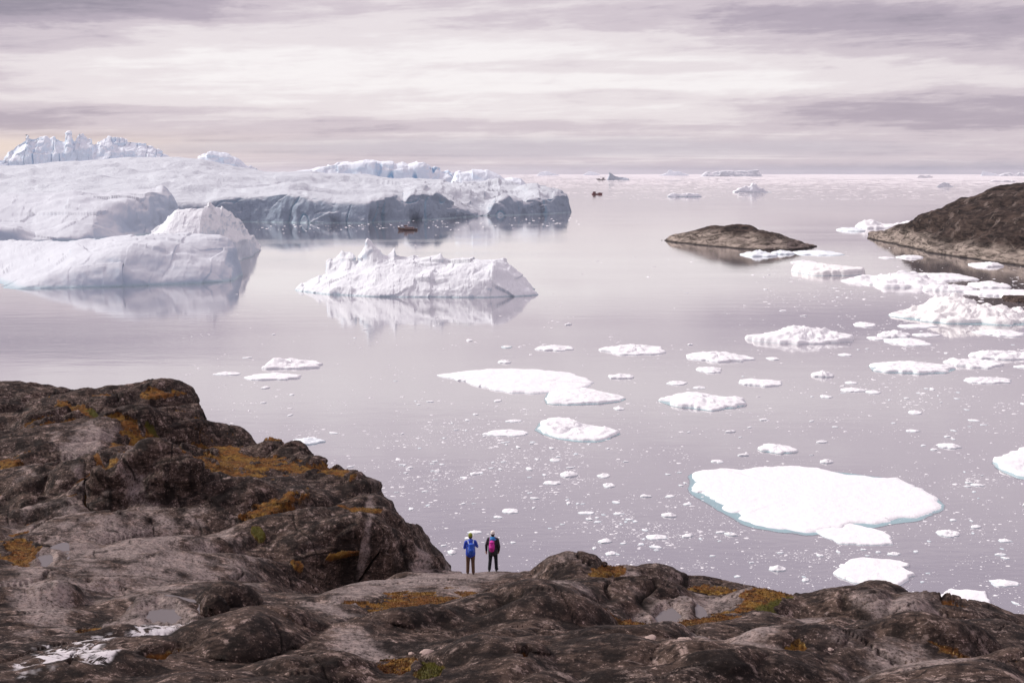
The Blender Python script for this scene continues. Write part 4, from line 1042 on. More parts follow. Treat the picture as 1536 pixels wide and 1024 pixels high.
floe(1456, 1560, 519, 540, 'broad floe with low peak at the right edge, above the toothed one', hf=.5)
floe(1444, 1518, 561, 575, 'bumpy slim floe below the toothed one')
floe(1524, 1560, 545, 553, 'small floe cut by the right edge beside the toothed one')
floe(1107, 1172, 565, 580, 'oval flat white floe under the crested one', hf=.3, edge=.5)
floe(1218, 1249, 552, 566, 'little pyramid of ice left of the leaf-shaped floe', hf=.65, name='ice_floe')
floe(1258, 1278, 528, 534, 'tiny flat floe above left of the leaf-shaped one')
floe(1150, 1168, 533, 540, 'tiny lump of ice under the crested floe')
floe(1262, 1297, 579, 588, 'small slab, left one of a pair below the leaf-shaped floe')
floe(1298, 1320, 583, 590, 'small slab, right one of a pair below the leaf-shaped floe')
floe(1268, 1285, 570, 576, 'tiny floe just above the pair of small slabs')
floe(1230, 1248, 590, 597, 'tiny floe down left of the pair of small slabs')
floe(1362, 1384, 613, 621, 'small drifting lump between the leaf-shaped floe and the largest floe')
floe(1141, 1191, 661, 680, 'neat oval floe just above the largest one', hf=.35, edge=.5, sub=.05)
floe(1232, 1249, 685, 695, 'small upright lump above the upper edge of the largest floe', hf=.6)
floe(1067, 1086, 687, 694, 'small flat piece above the left tip of the largest floe')
floe(1410, 1441, 661, 673, 'thin curved floe above right of the largest one')
floe(1359, 1379, 642, 648, 'small ragged strip above the thin curved floe')
floe(1484, 1524, 865, 880, 'small pointed floe near the lower right corner of the water', hf=.25)
floe(1406, 1439, 789, 805, 'small floe with a knob, off the right end of the largest one', hf=.4)
floe(1497, 1517, 805, 813, 'tiny floe right of the knobbed one')
floe(1154, 1177, 843, 857, 'small round lump in the brash under the largest floe', hf=.5)
floe(1332, 1350, 825, 833, 'small flat piece below the narrow slab of the largest floe')
floe(1492, 1509, 827, 833, 'tiny flat piece at the lower right, above the pointed floe')
floe(968, 1000, 798, 809, 'oblong piece of ice right of the two hikers, low down', hf=.35)
floe(867, 892, 764, 771, 'flat oval piece in the brash, straight above the rounded rock')
floe(753, 779, 759, 770, 'ragged piece of ice above the two hikers', hf=.35)
floe(702, 722, 793, 800, 'small flat piece directly over the head of the hiker in blue')
floe(740, 753, 771, 777, 'tiny piece between the ragged one and the hiker with the pink backpack')
floe(994, 1014, 764, 776, 'small knobbly lump left of the turquoise rim of the largest floe', hf=.5)
floe(904, 923, 721, 731, 'small lump of ice, right of the broken cluster')
floe(840, 865, 702, 716, 'bright lump topping a small broken cluster under the smooth rounded floe', hf=.5)
floe(816, 842, 718, 727, 'low piece at the lower left of the small broken cluster')
floe(897, 914, 707, 716, 'little wedge right of the small broken cluster')
floe(825, 839, 685, 692, 'tiny piece above the small broken cluster')
floe(920, 937, 766, 772, 'tiny flat piece right of the flat oval one')
floe(729, 794, 641, 654, 'ragged strip of white ice left of the smooth rounded floe', hf=.3)
floe(759, 783, 627, 633, 'slim piece above the ragged strip')
floe(747, 767, 537, 545, 'small lump above the left half of the long tapering floe', hf=.5)
floe(752, 768, 516, 522, 'tiny greyish piece far out above the long tapering floe', FLOE_DIRTY)
floe(913, 952, 557, 568, 'small ridged floe right of the long tapering one', hf=.5)
floe(1001, 1031, 569, 577, 'flat small floe above the lumpy one')
floe(919, 936, 607, 615, 'tiny floe under the right tip of the touching pair')
floe(1040, 1058, 577, 583, 'tiny floe on the upper edge of the lumpy one')

# ---------------------------------------------------------------- small drifting chunks and brash
rs = random.Random(5)
variants = []
for k in range(10):
    me, _ = floe_mesh('ice_chunk', 1.0, .75, .55, 300 + k * 7, 18, 4, peak=(rs.uniform(-.4, .4), rs.uniform(-.3, .3)), edge=.4)
    me.materials.append(FLOE); variants.append(me)

def dens(u, v):
    """how thick the brash lies at a spot, 0..1"""
    d = 0
    if v < 500:
        d = .05 + (.35 if u > 1100 and v > 400 else 0) * (1 if u > 1150 else .3)
    elif v < 600: d = .06 + .16 * max(0, (u - 900) / 600)
    else: d = .20
    for (cu, cv, su, sv, k) in ((690, 680, 90, 40, 1.7), (800, 700, 120, 50, .8), (620, 730, 60, 50, .8), (980, 800, 120, 40, 1.1), (1110, 820, 90, 40, 1.5), (1060, 760, 60, 30, .9), (880, 790, 70, 30, .5), (1450, 690, 60, 30, .5),
                                (1500, 900, 60, 30, .6), (1420, 740, 70, 60, .35), (1200, 840, 90, 25, .8), (1400, 600, 120, 25, .35), (400, 600, 120, 60, .12)):
        d += k * math.exp(-((u - cu) / su) ** 2 - ((v - cv) / sv) ** 2)
    n = float(NG[min(259, int(v / 4)), min(399, max(0, int(u / 4)))])
    return d * max(.03, .35 + 1.9 * n)
gu, gv = np.meshgrid(np.arange(400) * 4.0, np.arange(260) * 4.0)
NG = fbm(gu / 70, gv / 20, 0, 5, 77, .6) + .22

def in_floe(u, v):
    for a, b, c, d in FL:
        if a - 2 < u < b + 2 and c < v < d + 1: return True
    return False
regions = [((300, 640, 480, 1000), 'small white ice chunk adrift between the dark cliff and the long tapering floe'),
           ((640, 960, 480, 620), 'small white ice chunk adrift around the long tapering floe'),
           ((960, 1260, 480, 640), 'small white ice chunk adrift around the lumpy floe and the oval flat one'),
           ((1260, 1700, 480, 640), 'small white ice chunk adrift among the floes near the right edge'),
           ((640, 860, 620, 1000), 'small white ice chunk in the dense brash beyond the two hikers'),
           ((860, 1060, 620, 1000), 'small white ice chunk in the brash between the hikers and the largest floe'),
           ((1060, 1250, 620, 790), 'small white ice chunk close around the upper side of the largest floe'),
           ((1250, 1700, 620, 720), 'small white ice chunk above and right of the largest floe'),
           ((1060, 1340, 790, 1000), 'small white ice chunk in the brash between the largest floe and the rock domes'),
           ((1340, 1700, 720, 1000), 'small white ice chunk off the right end of the largest floe'),
           ((0, 1100, 340, 480), 'small white ice chunk on the calm water around the centre iceberg'),
           ((1100, 1700, 340, 480), 'small white ice chunk near the islet and the headland')]
def region(u, v):
    for (a, b, c, d), l in regions:
        if a <= u < b and c <= v < d: return l
    return regions[0][1]
n_ind = 0
while n_ind < 205:
    u, v = rs.uniform(300, 1540), rs.uniform(385, 915)
    if rs.random() > dens(u, v) * .8 or in_floe(u, v): continue
    if v > 840 and u < 1100: continue
    if v > 560 and u < 300 + (v - 600) * 1.5: continue
    if 440 < u < 810 and v < 470: continue
    if v < 430 and (u < 400 or 985 < u < 1240 or u > 1290): continue
    wpx = min(17, 6.0 + rs.expovariate(1 / 3.0)) * (.85 + .3 * (v - 400) / 500)
    x0, y0 = on_water(u, v); s = wpx * (y0 * CP + H * SP) / F / 2
    o = bpy.data.objects.new('ice_chunk', variants[rs.randrange(10)]); COL.objects.link(o)
    o.location = (x0, y0, 0); o.rotation_euler = (0, 0, rs.uniform(0, 6.28))
    k = rs.uniform(.3, .9); o.scale = (s, s * rs.uniform(.6, 1.1), s * k)
    lab = region(u, v); tag(o, lab, 'ice chunk', 'small ice chunks: ' + lab.split('chunk ')[1]); n_ind += 1

def brash(name, label, pts, mat=None):
    """pts: (x, y, sx, sy, sz) — one mesh of many low facets"""
    nb = len(pts); p = np.array(pts); m = 7
    rr = np.random.RandomState(4)
    th = np.linspace(0, 2 * np.pi, m, endpoint=False)[None] + rr.uniform(0, 6.28, (nb, 1))
    r = rr.uniform(.6, 1.2, (nb, m))
    ox, oy = np.cos(th) * r, np.sin(th) * r
    low = np.stack([p[:, None, 0] + ox * p[:, None, 2], p[:, None, 1] + oy * p[:, None, 3], np.full((nb, m), -.03)], -1)
    f = rr.uniform(.35, .85, (nb, 1))
    hi = np.stack([p[:, None, 0] + ox * f * p[:, None, 2], p[:, None, 1] + oy * f * p[:, None, 3], p[:, None, 4] * rr.uniform(.5, 1.0, (nb, m))], -1)
    top = np.stack([p[:, 0] + rr.normal(0, .2, nb) * p[:, 2], p[:, 1] + rr.normal(0, .2, nb) * p[:, 3], p[:, 4] * rr.uniform(.7, 1.3, nb)], -1)[:, None]
    V = np.concatenate([low, hi, top], 1); base = (np.arange(nb) * (2 * m + 1))[:, None]
    k = np.arange(m); k2 = (k + 1) % m
    q = np.stack([base + k, base + k2, base + m + k2, base + m + k], -1).reshape(-1, 4)
    tr = np.stack([base + m + k, base + m + k2, base + 2 * m + 0 * k], -1).reshape(-1, 3)
    o = link(name, np_mesh(name, V.reshape(-1, 3), q, tr, shade=False), mat or BRASH)
    tag(o, label, 'brash ice', kind='stuff'); return o
pts = []
tries = 0
while len(pts) < 16500 and tries < 400000:
    tries += 1
    u, v = rs.uniform(230, 1560), rs.uniform(340, 935)
    if rs.random() > dens(u, v) * .8: continue
    if v > 560 and u < 300 + (v - 600) * 1.2: continue
    if v < 500 and rs.random() < .55 and u < 1100: continue
    x0, y0 = on_water(u, v); m1 = (y0 * CP + H * SP) / F / 2
    for q in range(rs.choice((1, 1, 2, 3, 6))):              # bits cling together in little drifts
        s = min(7.5, .8 + rs.expovariate(1 / 1.5)) * m1 * (1 if q == 0 else .6)
        pts.append((x0 + (rs.gauss(0, 16) * m1 if q else 0), y0 + (rs.gauss(0, 30) * m1 if q else 0), s * rs.uniform(.9, 1.5), s * rs.uniform(.5, 1.2), s * rs.uniform(.08, .3)))
    continue
    pts.append((x0, y0, s, s * rs.uniform(.6, 1.3), s * rs.uniform(.10, .35)))
brash('brash_ice', 'loose field of tiny white ice fragments scattered over the calm near water', pts)
pts = []
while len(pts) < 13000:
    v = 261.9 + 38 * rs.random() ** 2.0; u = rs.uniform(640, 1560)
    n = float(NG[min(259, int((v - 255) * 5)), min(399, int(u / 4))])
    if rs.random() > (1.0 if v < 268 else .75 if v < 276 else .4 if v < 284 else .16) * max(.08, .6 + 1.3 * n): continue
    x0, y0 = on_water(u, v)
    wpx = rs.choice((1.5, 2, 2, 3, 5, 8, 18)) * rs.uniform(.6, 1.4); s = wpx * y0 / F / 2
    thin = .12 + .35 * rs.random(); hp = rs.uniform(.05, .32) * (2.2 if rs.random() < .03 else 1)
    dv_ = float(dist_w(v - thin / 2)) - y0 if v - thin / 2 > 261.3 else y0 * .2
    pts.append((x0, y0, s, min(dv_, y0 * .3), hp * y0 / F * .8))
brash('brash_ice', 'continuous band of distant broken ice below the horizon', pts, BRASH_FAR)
# drift line of ice fragments and sheen under the big cliff
pts = []
while len(pts) < 260:
    u = rs.uniform(380, 870); v = 336 + rs.gauss(2, 4) - (u - 600) * .025
    if rs.random() > .4 + float(NG[min(259, int(v * .7)), int(u / 4)]): continue
    x0, y0 = on_water(u, max(v, 327)); s = rs.choice((1, 1.5, 2, 4)) * y0 / F / 2
    pts.append((x0, y0, s, s * 2.0, s * .25))
brash('brash_ice', 'thin drift line of ice crumbs on the water along the foot of the blue-grey cliff', pts)
# ---------------------------------------------------------------- people
import bmesh
def tube_bm(bm, pts, radii, n=12, squash=(1, 1)):
    """closed tapering tube through points with round ends"""
    P = [Vector(p) for p in pts]; rings = []
    dirs = [(P[min(i + 1, len(P) - 1)] - P[max(i - 1, 0)]).normalized() for i in range(len(P))]
    ref = Vector((0, 1, 0)) if abs(dirs[0].y) < .9 else Vector((1, 0, 0))
    P2, R2, D2 = [], [], []
    for i, p in enumerate(P):
        if i == 0:
            for a in (75, 45, 20): P2.append(p - dirs[0] * radii[0] * math.sin(R(a))); R2.append(radii[0] * math.cos(R(a))); D2.append(dirs[0])
        P2.append(p); R2.append(radii[i]); D2.append(dirs[i])
        if i == len(P) - 1:
            for a in (20, 45, 75): P2.append(p + dirs[-1] * radii[-1] * math.sin(R(a))); R2.append(radii[-1] * math.cos(R(a))); D2.append(dirs[-1])
    for p, r, d in zip(P2, R2, D2):
        a = d.cross(ref).normalized(); b = d.cross(a).normalized()
        rings.append([bm.verts.new(p + a * r * math.cos(2 * math.pi * k / n) * squash[0] + b * r * math.sin(2 * math.pi * k / n) * squash[1]) for k in range(n)])
    for a, b in zip(rings, rings[1:]):
        for k in range(n): bm.faces.new((a[k], a[(k + 1) % n], b[(k + 1) % n], b[k]))
    bm.faces.new(rings[0][::-1]); bm.faces.new(rings[-1])

def ell_bm(bm, c, r, seg=16):
    g = bmesh.ops.create_uvsphere(bm, u_segments=seg, v_segments=seg // 2 + 2, radius=1)
    for v in g['verts']: v.co = Vector((c[0] + v.co.x * r[0], c[1] + v.co.y * r[1], c[2] + v.co.z * r[2]))

def merged(name, build, vox, mat, parent=None, smooth_it=2):
    """union of overlapping volumes as one continuous skin"""
    bm = bmesh.new(); build(bm); bmesh.ops.recalc_face_normals(bm, faces=bm.faces)
    me = bpy.data.meshes.new(name); bm.to_mesh(me); bm.free()
    o = bpy.data.objects.new(name + '_build', me); COL.objects.link(o)
    md = o.modifiers.new('r', 'REMESH'); md.mode = 'VOXEL'; md.voxel_size = vox; md.use_smooth_shade = True
    if smooth_it:
        s = o.modifiers.new('s', 'SMOOTH'); s.iterations = smooth_it; s.factor = .5
    dg = bpy.context.evaluated_depsgraph_get(); me2 = bpy.data.meshes.new_from_object(o.evaluated_get(dg))
    bpy.data.objects.remove(o); me2.name = name
    me2.polygons.foreach_set('use_smooth', np.ones(len(me2.polygons), bool))
    return link(name, me2, mat, parent)

def hand(bm, wrist, d, side, curl):
    """palm, four fingers of different length and a thumb; d = direction of the forearm"""
    w = Vector(wrist); d = Vector(d).normalized(); a = Vector((side, 0, 0)); inward = Vector((-side * .3, -1, 0)).normalized() if abs(d.z) > .6 else Vector((0, 0, -1))
    across = d.cross(inward).normalized()
    tube_bm(bm, [w, w + d * .045, w + d * .09], [.027, .036, .034], 10, (1, .55))
    for k, L in enumerate((.072, .082, .076, .058)):
        r = w + d * .09 + across * (.026 - .0175 * k)
        k1 = r + (d + inward * curl * .5).normalized() * L * .45
        k2 = k1 + (d + inward * curl * 1.3).normalized() * L * .32
        k3 = k2 + (d * .8 + inward * curl * 2.2).normalized() * L * .25
        tube_bm(bm, [r - d * .01, k1, k2, k3], [.0095, .009, .0085, .0075], 8)
    r = w + d * .035 + across * .030
    tube_bm(bm, [r, r + across * .025 + d * .025, r + across * .032 + d * .055 + inward * .012], [.013, .011, .009], 8)

SKIN = plain('skin', (.55, .33, .25), .5)
def person(label, place, rz, pose, jacket_c, trouser_c, hat_c, pack_c, pack2_c, boot_c, scale=1.0, hood=None):
    x0, y0 = place; z0 = ground_z(x0, y0, mode='max') - .01
    root = empty('person', (x0, y0, z0), rz); root.scale = (scale,) * 3
    tag(root, label, 'person', 'hikers on the rock ledge')
    # local frame: +Y is where the person looks (away from the camera), X to the right
    JM, TM, HM = plain('jacket_cloth', jacket_c, .7, .2, 9), plain('trouser_cloth', trouser_c, .8, .22, 8), plain('hat_wool', hat_c, .9, .2, 60)
    PM, PM2, BM = plain('pack_cloth', pack_c, .55, .2, 12), plain('pack_trim', pack2_c, .6, .1), plain('boot_leather', boot_c, .6, .2)
    feet = pose['feet']; hips = [(-.095, 0, .92), (.095, 0, .92)]
    knees = [tuple((Vector(hips[i]) * .5 + Vector((feet[i][0], feet[i][1], .09)) * .5) + Vector((0, .025, 0))) for i in (0, 1)]
    ank = [(feet[i][0], feet[i][1] - .02, .09) for i in (0, 1)]
    sh = [(-.185, 0, 1.42), (.185, 0, 1.42)]; el = pose['elbows']; wr = pose['wrists']
    hd = Vector(pose.get('head', (0, .02, 1.64)))
    def body(bm):
        tube_bm(bm, [(0, 0, .9), (0, 0, 1.05), (0, -.01, 1.25), (0, 0, 1.40)], [.13, .115, .135, .12], 16, (1.15, .8))
        tube_bm(bm, [(0, 0, 1.38), tuple(hd + Vector((0, -.01, -.07)))], [.058, .052], 12)
        ell_bm(bm, hd, (.076, .096, .115), 20)
        ell_bm(bm, hd + Vector((0, .045, -.055)), (.055, .055, .055), 14)           # jaw
        tube_bm(bm, [hd + Vector((0, .088, .015)), hd + Vector((0, .108, -.02))], [.009, .014], 8)   # nose
        for s in (-1, 1):
            ell_bm(bm, hd + Vector((s * .078, -.005, -.005)), (.010, .020, .032), 10)  # ears
            ell_bm(bm, hd + Vector((s * .030, .090, .012)), (.012, .008, .007), 8)
        tube_bm(bm, [hd + Vector((-.022, .092, -.052)), hd + Vector((.022, .092, -.052))], [.006, .006], 8)
        for i in (0, 1):
            tube_bm(bm, [sh[i], el[i], wr[i]], [.050, .040, .027], 12)
            tube_bm(bm, [hips[i], knees[i], ank[i]], [.082, .055, .040], 14)
            tube_bm(bm, [(ank[i][0], ank[i][1] - .03, .05), (ank[i][0], ank[i][1] + .14, .035)], [.04, .035], 10)
            d = Vector(wr[i]) - Vector(el[i]); hand(bm, wr[i], d, -1 if i == 0 else 1, pose['curl'])
    merged('body', body, .0075, SKIN, root, 1)
    def hair(bm): ell_bm(bm, hd + Vector((0, -.030, .0)), (.086, .082, .085), 16)
    merged('hair', hair, .010, plain('hair', (.05, .03, .02), .8), root, 1)
    def jacket(bm):
        tube_bm(bm, [(0, 0, pose['hem']), (0, 0, 1.0), (0, -.005, 1.15), (0, -.005, 1.30), (0, 0, 1.41)], [.178, .172, .170, .182, .15], 20, (1.20, .86))
        tube_bm(bm, [(-.15, 0, 1.41), (.15, 0, 1.41)], [.075, .075], 12)
        tube_bm(bm, [(0, 0, 1.40), (0, 0, 1.50)], [.09, .082], 14)
        for i in (0, 1):
            a, b = Vector(el[i]), Vector(wr[i])
            tube_bm(bm, [sh[i], tuple(Vector(sh[i]) * .5 + a * .5), el[i], tuple(a * .4 + b * .6), wr[i]], [.082, .072, .064, .056, .046], 14)
    merged('jacket', jacket, .012, JM, root, 2)
    def trousers(bm):
        tube_bm(bm, [(-.07, 0, .93), (.07, 0, .93)], [.125, .125], 14, (1, .95))
        for i in (0, 1):
            tube_bm(bm, [hips[i], tuple(Vector(hips[i]) * .6 + Vector(knees[i]) * .4), knees[i], tuple(Vector(knees[i]) * .45 + Vector(ank[i]) * .55), (ank[i][0], ank[i][1], .11)],
                    [.112, .098, .078, .073, pose.get('cuff', .07)], 16)
    merged('trousers', trousers, .012, TM, root, 2)
    for i in (0, 1):
        def boot(bm, i=i):
            fx, fy = feet[i][:2]; sx = -.02 if i == 0 else .02
            tube_bm(bm, [(fx, fy - .06, .05), (fx + sx * .5, fy + .06, .045), (fx + sx, fy + .15, .038)], [.052, .050, .042], 12, (1, .85))
            tube_bm(bm, [(fx, fy - .03, .06), (fx, fy - .02, .17)], [.052, .056], 12)
        merged('boot', boot, .010, BM, root, 1)
    def beanie(bm):
        tube_bm(bm, [tuple(hd + Vector((0, -.012, .050))), tuple(hd + Vector((0, -.012, .075)))], [.100, .094], 18, (.95, 1.08))
        ell_bm(bm, hd + Vector((0, -.012, .095)), (.088, .098, .062), 18)
        if pose.get('bobble'): ell_bm(bm, hd + Vector((0, -.01, .165)), (.036, .036, .034), 12)
    merged('hat', beanie, .010, HM, root, 2)
    pk = empty('backpack', (0, 0, 0)); pk.parent = root
    w, zb, zt, dp = pose['pack']
    def sack(bm):
        tube_bm(bm, [(0, -.21, zb), (0, -.235, zb + .12), (0, -.235, (zb + zt) / 2), (0, -.215, zt)], [w * .86, w, w, w * .8], 18, (1, dp / w))
    s = merged('sack', sack, .012, PM, pk, 2)
    def pocket(bm): ell_bm(bm, (0, -.235 - dp * .8, zb + (zt - zb) * .36), (w * .68, .045, (zt - zb) * .25), 16)
    merged('pocket', pocket, .010, PM2 if pose.get('pocket2') else PM, pk, 1)
    def lid(bm): ell_bm(bm, (0, -.225, zt + .03), (w * .88, dp * .9, .05), 16)
    merged('lid', lid, .010, PM, pk, 1)
    for sx in (-1, 1):
        def strap(bm, sx=sx):
            tube_bm(bm, [(sx * .10, -.16, 1.40), (sx * .115, -.06, 1.505), (sx * .125, .06, 1.49), (sx * .13, .155, 1.35), (sx * .15, .12, 1.15), (sx * .15, -.08, 1.06)], [.016] * 6, 8, (1.7, .6))
        merged('strap', strap, .008, PM2, pk, 0)
        def side(bm, sx=sx): tube_bm(bm, [(sx * w * .95, -.20, zb + .02), (sx * w * 1.0, -.205, zt - .08)], [.012, .012], 8, (1, 1.2))
        merged('side_strap', side, .008, PM2, pk, 0)
    if hood:
        HD = plain('hood_cloth', hood, .7, .2, 10)
        def hd_(bm):
            g = bmesh.ops.create_cone(bm, cap_ends=True, segments=20, radius1=.13, radius2=.10, depth=.10)
            for v in g['verts']: v.co = Vector((v.co.x * 1.05, v.co.y * 1.0 - .03, v.co.z + 1.49))
            ell_bm(bm, (0, -.125, 1.44), (.115, .075, .10), 16)
            ell_bm(bm, (.09, -.06, 1.44), (.08, .08, .05), 12)
        merged('hood', hd_, .010, HD, root, 2)
    return root

def spot(u, D, v=None):
    z = ground_z(float(x_of(u, D, 27)), D); return float(x_of(u, D, z)), D
pA = person('hiker in a blue jacket, olive-green beanie and brown trousers, arms raised in front', spot(706, 47.6), R(9),
            dict(feet=[(-.12, .06), (.11, -.03)], elbows=[(-.255, .05, 1.16), (.30, .02, 1.20)], wrists=[(-.10, .26, 1.34), (.10, .27, 1.34)], curl=.9, hem=.90, pack=(.132, 1.02, 1.35, .11), head=(0, .04, 1.645)),
            (.02, .065, .46), (.115, .062, .035), (.22, .25, .03), (.015, .09, .52), (.50, .60, .78), (.06, .028, .02), 1.02)
pB = person('hiker in black with a white hat and a magenta backpack, arms hanging', spot(739.5, 48.9), R(-12),
            dict(feet=[(-.15, -.02), (.14, .07)], elbows=[(-.29, .0, 1.14), (.27, -.03, 1.13)], wrists=[(-.30, .05, .88), (.235, .08, .90)], curl=.7, hem=.84, pack=(.125, 1.02, 1.34, .11), pocket2=False, head=(-.01, .02, 1.645)),
            (.022, .022, .025), (.010, .012, .018), (.82, .76, .70), (.62, .02, .33), (.30, .02, .18), (.03, .025, .025), 1.04, hood=(.02, .20, .50))
# the camera the hiker in blue holds up
cb = empty('camera', (0, 0, 0)); 
m_cam = plain('camera_body', (.02, .02, .02), .4)
def cbx(bm):
    g = bmesh.ops.create_cube(bm, size=1)
    for v in g['verts']: v.co = Vector((v.co.x * .13, v.co.y * .05, v.co.z * .085))
    bmesh.ops.bevel(bm, geom=bm.edges[:], offset=.012, segments=2, affect='EDGES')
o1 = merged('camera_body', cbx, .006, m_cam, cb, 1)
def lens(bm): tube_bm(bm, [(0, .02, 0), (0, .09, 0)], [.032, .036], 16)
merged('lens', lens, .005, m_cam, cb, 0)
cb.location = pA.matrix_basis @ Vector((0, .40, 1.33)); cb.rotation_euler = (0, 0, R(4))
tag(cb, 'small black camera held up by the hiker in the blue jacket', 'camera')

# ---------------------------------------------------------------- boats
def box(bm, x0, x1, y0, y1, z0, z1, bev=.05):
    g = bmesh.ops.create_cube(bm, size=1)
    for v in g['verts']: v.co = Vector(((x0 + x1) / 2 + v.co.x * (x1 - x0), (y0 + y1) / 2 + v.co.y * (y1 - y0), (z0 + z1) / 2 + v.co.z * (z1 - z0)))
    if bev: bmesh.ops.bevel(bm, geom=list({e for v in g['verts'] for e in v.link_edges}), offset=bev, segments=2, affect='EDGES')
def bmo(name, build, mat, parent):
    bm = bmesh.new(); build(bm); bmesh.ops.recalc_face_normals(bm, faces=bm.faces)
    me = bpy.data.meshes.new(name); bm.to_mesh(me); bm.free(); return link(name, me, mat, parent)
def hull_rows(L, B, fb, bow):
    out = []
    for i in range(25):
        t_ = i / 24; xx = -L / 2 + L * t_
        wv = B / 2 * (1 - max(0, (t_ - .55) / .45) ** 2.2) * (.86 + .14 * min(1, t_ * 4)); sheer = fb + bow * max(0, (t_ - .3) / .7) ** 2 + .15 * (1 - t_)
        out.append((xx, max(wv, .02), sheer, t_))
    return out
def boat(label, loc, rz, L, cols, group='boats in the fjord', name='boat', style=0):
    root = empty(name, loc, rz); tag(root, label, 'boat', group)
    B, fb, bow = L * .28, L * .075, L * .09
    mats = [plain('boat_paint', c, .45, .12, 1.5) for c in cols]      # hull, stripe, cabin, deck, dark
    hr = hull_rows(L, B, fb, bow)
    def hull(bm):
        R_ = []
        for xx, w_, s_, t_ in hr:
            fl = 1.0
            prof = [(0, -.6), (w_ * .55, -.5), (w_ * .82, 0), (w_ * .97, s_ * .6), (w_, s_)]
            rk = L * .05 * t_ ** 4
            row = [bm.verts.new((xx + rk * (z / max(s_, .1)), -y_, z)) for y_, z in prof[::-1]] + [bm.verts.new((xx + rk * (z / max(s_, .1)), y_, z)) for y_, z in prof[1:]]
            R_.append(row)
        for a, b in zip(R_, R_[1:]):
            for k in range(len(a) - 1): bm.faces.new((a[k], a[k + 1], b[k + 1], b[k]))
        bm.faces.new(R_[0][::-1]); bm.faces.new(R_[-1])
    bmo('hull', hull, mats[0], root)
    def stripe(bm):
        for sy in (-1, 1):
            pr = None
            for xx, w_, s_, t_ in hr:
                rk = L * .05 * t_ ** 4
                a = [bm.verts.new((xx + rk, sy * (w_ + .05), s_ + .06)), bm.verts.new((xx + rk * .8, sy * (w_ * .985 + .05), s_ * .76)), bm.verts.new((xx + rk, sy * (w_ - .10), s_ + .06))]
                if pr: bm.faces.new((pr[0], pr[1], a[1], a[0])); bm.faces.new((pr[0], a[0], a[2], pr[2]))
                pr = a
    bmo('rubbing_strake', stripe, mats[1], root)
    def deck(bm):
        pr = None
        for xx, w_, s_, t_ in hr:
            a = [bm.verts.new((xx, -w_ * .97, s_ - .25)), bm.verts.new((xx, w_ * .97, s_ - .25))]
            if pr: bm.faces.new((pr[0], pr[1], a[1], a[0]))
            pr = a
    bmo('deck', deck, mats[3], root)
    s = L / 15
    if style == 0:
        cab = bmo('cabin', lambda bm: box(bm, -4.6 * s, 2.2 * s, -1.5 * s, 1.5 * s, fb * .8, fb + 1.5 * s, .12), mats[2], root)
        for k in range(5):
            for sy in (-1, 1):
                bmo('window', lambda bm: box(bm, (-4.1 + 1.25 * k) * s, (-3.2 + 1.25 * k) * s, sy * 1.505 * s - .02, sy * 1.505 * s + .02, fb + .65 * s, fb + 1.2 * s, .01), mats[4], cab)
        wh = bmo('wheelhouse', lambda bm: box(bm, .4 * s, 2.9 * s, -1.1 * s, 1.1 * s, fb + 1.4 * s, fb + 3.0 * s, .12), mats[2], root)
        bmo('window', lambda bm: box(bm, 2.88 * s, 2.95 * s, -.95 * s, .95 * s, fb + 2.2 * s, fb + 2.75 * s, .01), mats[4], wh)
        for sy in (-1, 1): bmo('window', lambda bm: box(bm, .7 * s, 2.6 * s, sy * 1.1 * s - .03, sy * 1.1 * s + .03, fb + 2.2 * s, fb + 2.75 * s, .01), mats[4], wh)
    else:
        wh = bmo('wheelhouse', lambda bm: box(bm, -6.0 * s, -2.2 * s, -1.6 * s, 1.6 * s, fb * .8, fb + 3.1 * s, .15), mats[2], root)
        bmo('window', lambda bm: box(bm, -2.22 * s, -2.12 * s, -1.3 * s, 1.3 * s, fb + 2.1 * s, fb + 2.7 * s, .01), mats[4], wh)
        for sy in (-1, 1): bmo('window', lambda bm: box(bm, -5.4 * s, -2.8 * s, sy * 1.6 * s - .03, sy * 1.6 * s + .03, fb + 2.1 * s, fb + 2.7 * s, .01), mats[4], wh)
        bmo('foredeck_cabin', lambda bm: box(bm, 2.0 * s, 5.4 * s, -1.1 * s, 1.1 * s, fb * .8, fb + 1.6 * s, .15), mats[0], root)
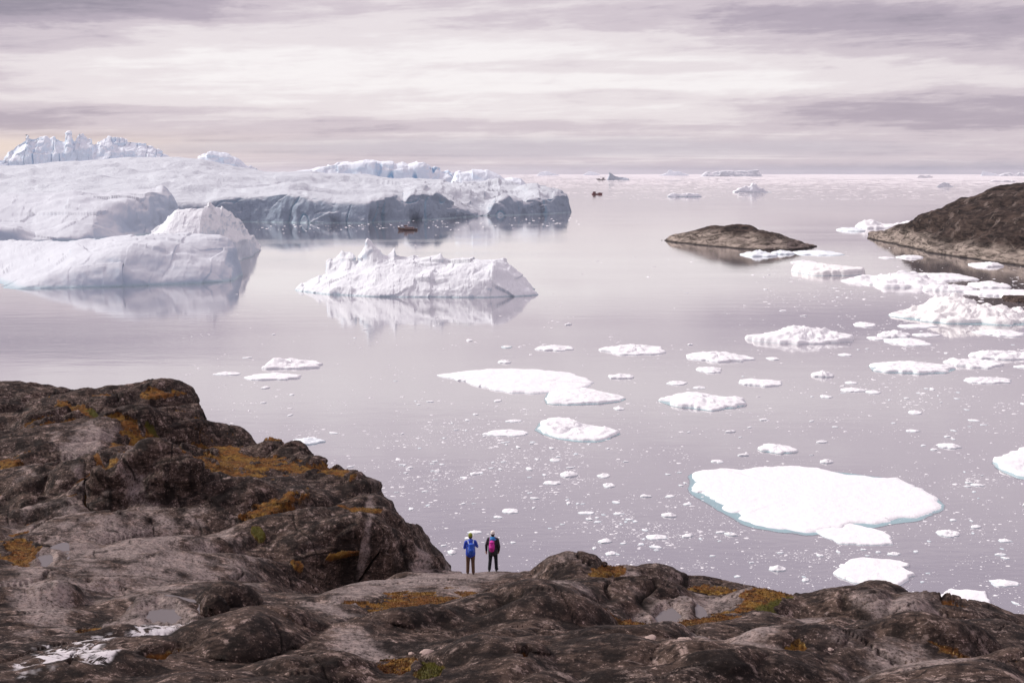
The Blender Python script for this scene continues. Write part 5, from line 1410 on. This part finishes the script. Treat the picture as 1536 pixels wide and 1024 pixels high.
    bmo('mast', lambda bm: (tube_bm(bm, [(-.2 * s, 0, fb + 1.2 * s), (-.2 * s, 0, fb + 5.4 * s)], [.09 * s, .05 * s], 8), tube_bm(bm, [(-.2 * s, -.8 * s, fb + 4.4 * s), (-.2 * s, .8 * s, fb + 4.4 * s)], [.05 * s, .05 * s], 8)), mats[1], root)
    def rail(bm):
        for sy in (-1, 1):
            pts = [(xx, sy * w_ * .97, s_ + .75 * s) for xx, w_, s_, t_ in hr[2:24]]
            tube_bm(bm, pts, [.035 * s] * len(pts), 6)
            for (xx, w_, s_, t_) in hr[2:24:2]: tube_bm(bm, [(xx, sy * w_ * .97, s_), (xx, sy * w_ * .97, s_ + .75 * s)], [.03 * s] * 2, 6)
    bmo('railing', rail, mats[1], root)
    return root
bx, by = on_water(612, 345.5)
boat('tour boat with a red-brown hull and pale cabin, close under the blue-grey ice cliff', (bx, by, 0), R(176), 15.5,
     [(.075, .040, .038), (.17, .11, .075), (.36, .28, .28), (.10, .07, .06), (.03, .03, .035)])
bx, by = on_water(895.5, 291.8)
boat('dark red fishing boat out on open water past the end of the flat-topped berg', (bx, by, 0), R(8), 23,
     [(.14, .022, .022), (.16, .03, .03), (.12, .03, .028), (.10, .04, .03), (.02, .02, .02)], style=1)
bx, by = on_water(901.5, 270.2)
boat('tiny dark ship far off beside the wedge-shaped iceberg', (bx, by, 0), R(170), 64, [(.06, .04, .045), (.07, .05, .05), (.08, .05, .055), (.06, .04, .04), (.02, .02, .02)], style=1)

# ---------------------------------------------------------------- air
def haze_box():
    xs, ys, zs = (-26000, 26000), (-300, 30000), (-12, 128)
    v = [(x, y, z) for x in xs for y in ys for z in zs]
    f = [(0, 1, 3, 2), (4, 6, 7, 5), (0, 4, 5, 1), (2, 3, 7, 6), (0, 2, 6, 4), (1, 5, 7, 3)]
    m = bpy.data.materials.new('air'); m.use_nodes = True; m.node_tree.nodes.clear(); t = NT(m.node_tree)
    out = t.node('ShaderNodeOutputMaterial')
    vol = t.node('ShaderNodeVolumePrincipled', {'Color': (.93, .92, .96, 1), 'Density': 2.2e-5, 'Anisotropy': .2})
    t.l.new(vol.outputs[0], out.inputs['Volume'])
    o = link('haze', np_mesh('haze', v, f, shade=False), m); tag(o, kind='stuff')
haze_box()
SC.cycles.volume_bounces = 1
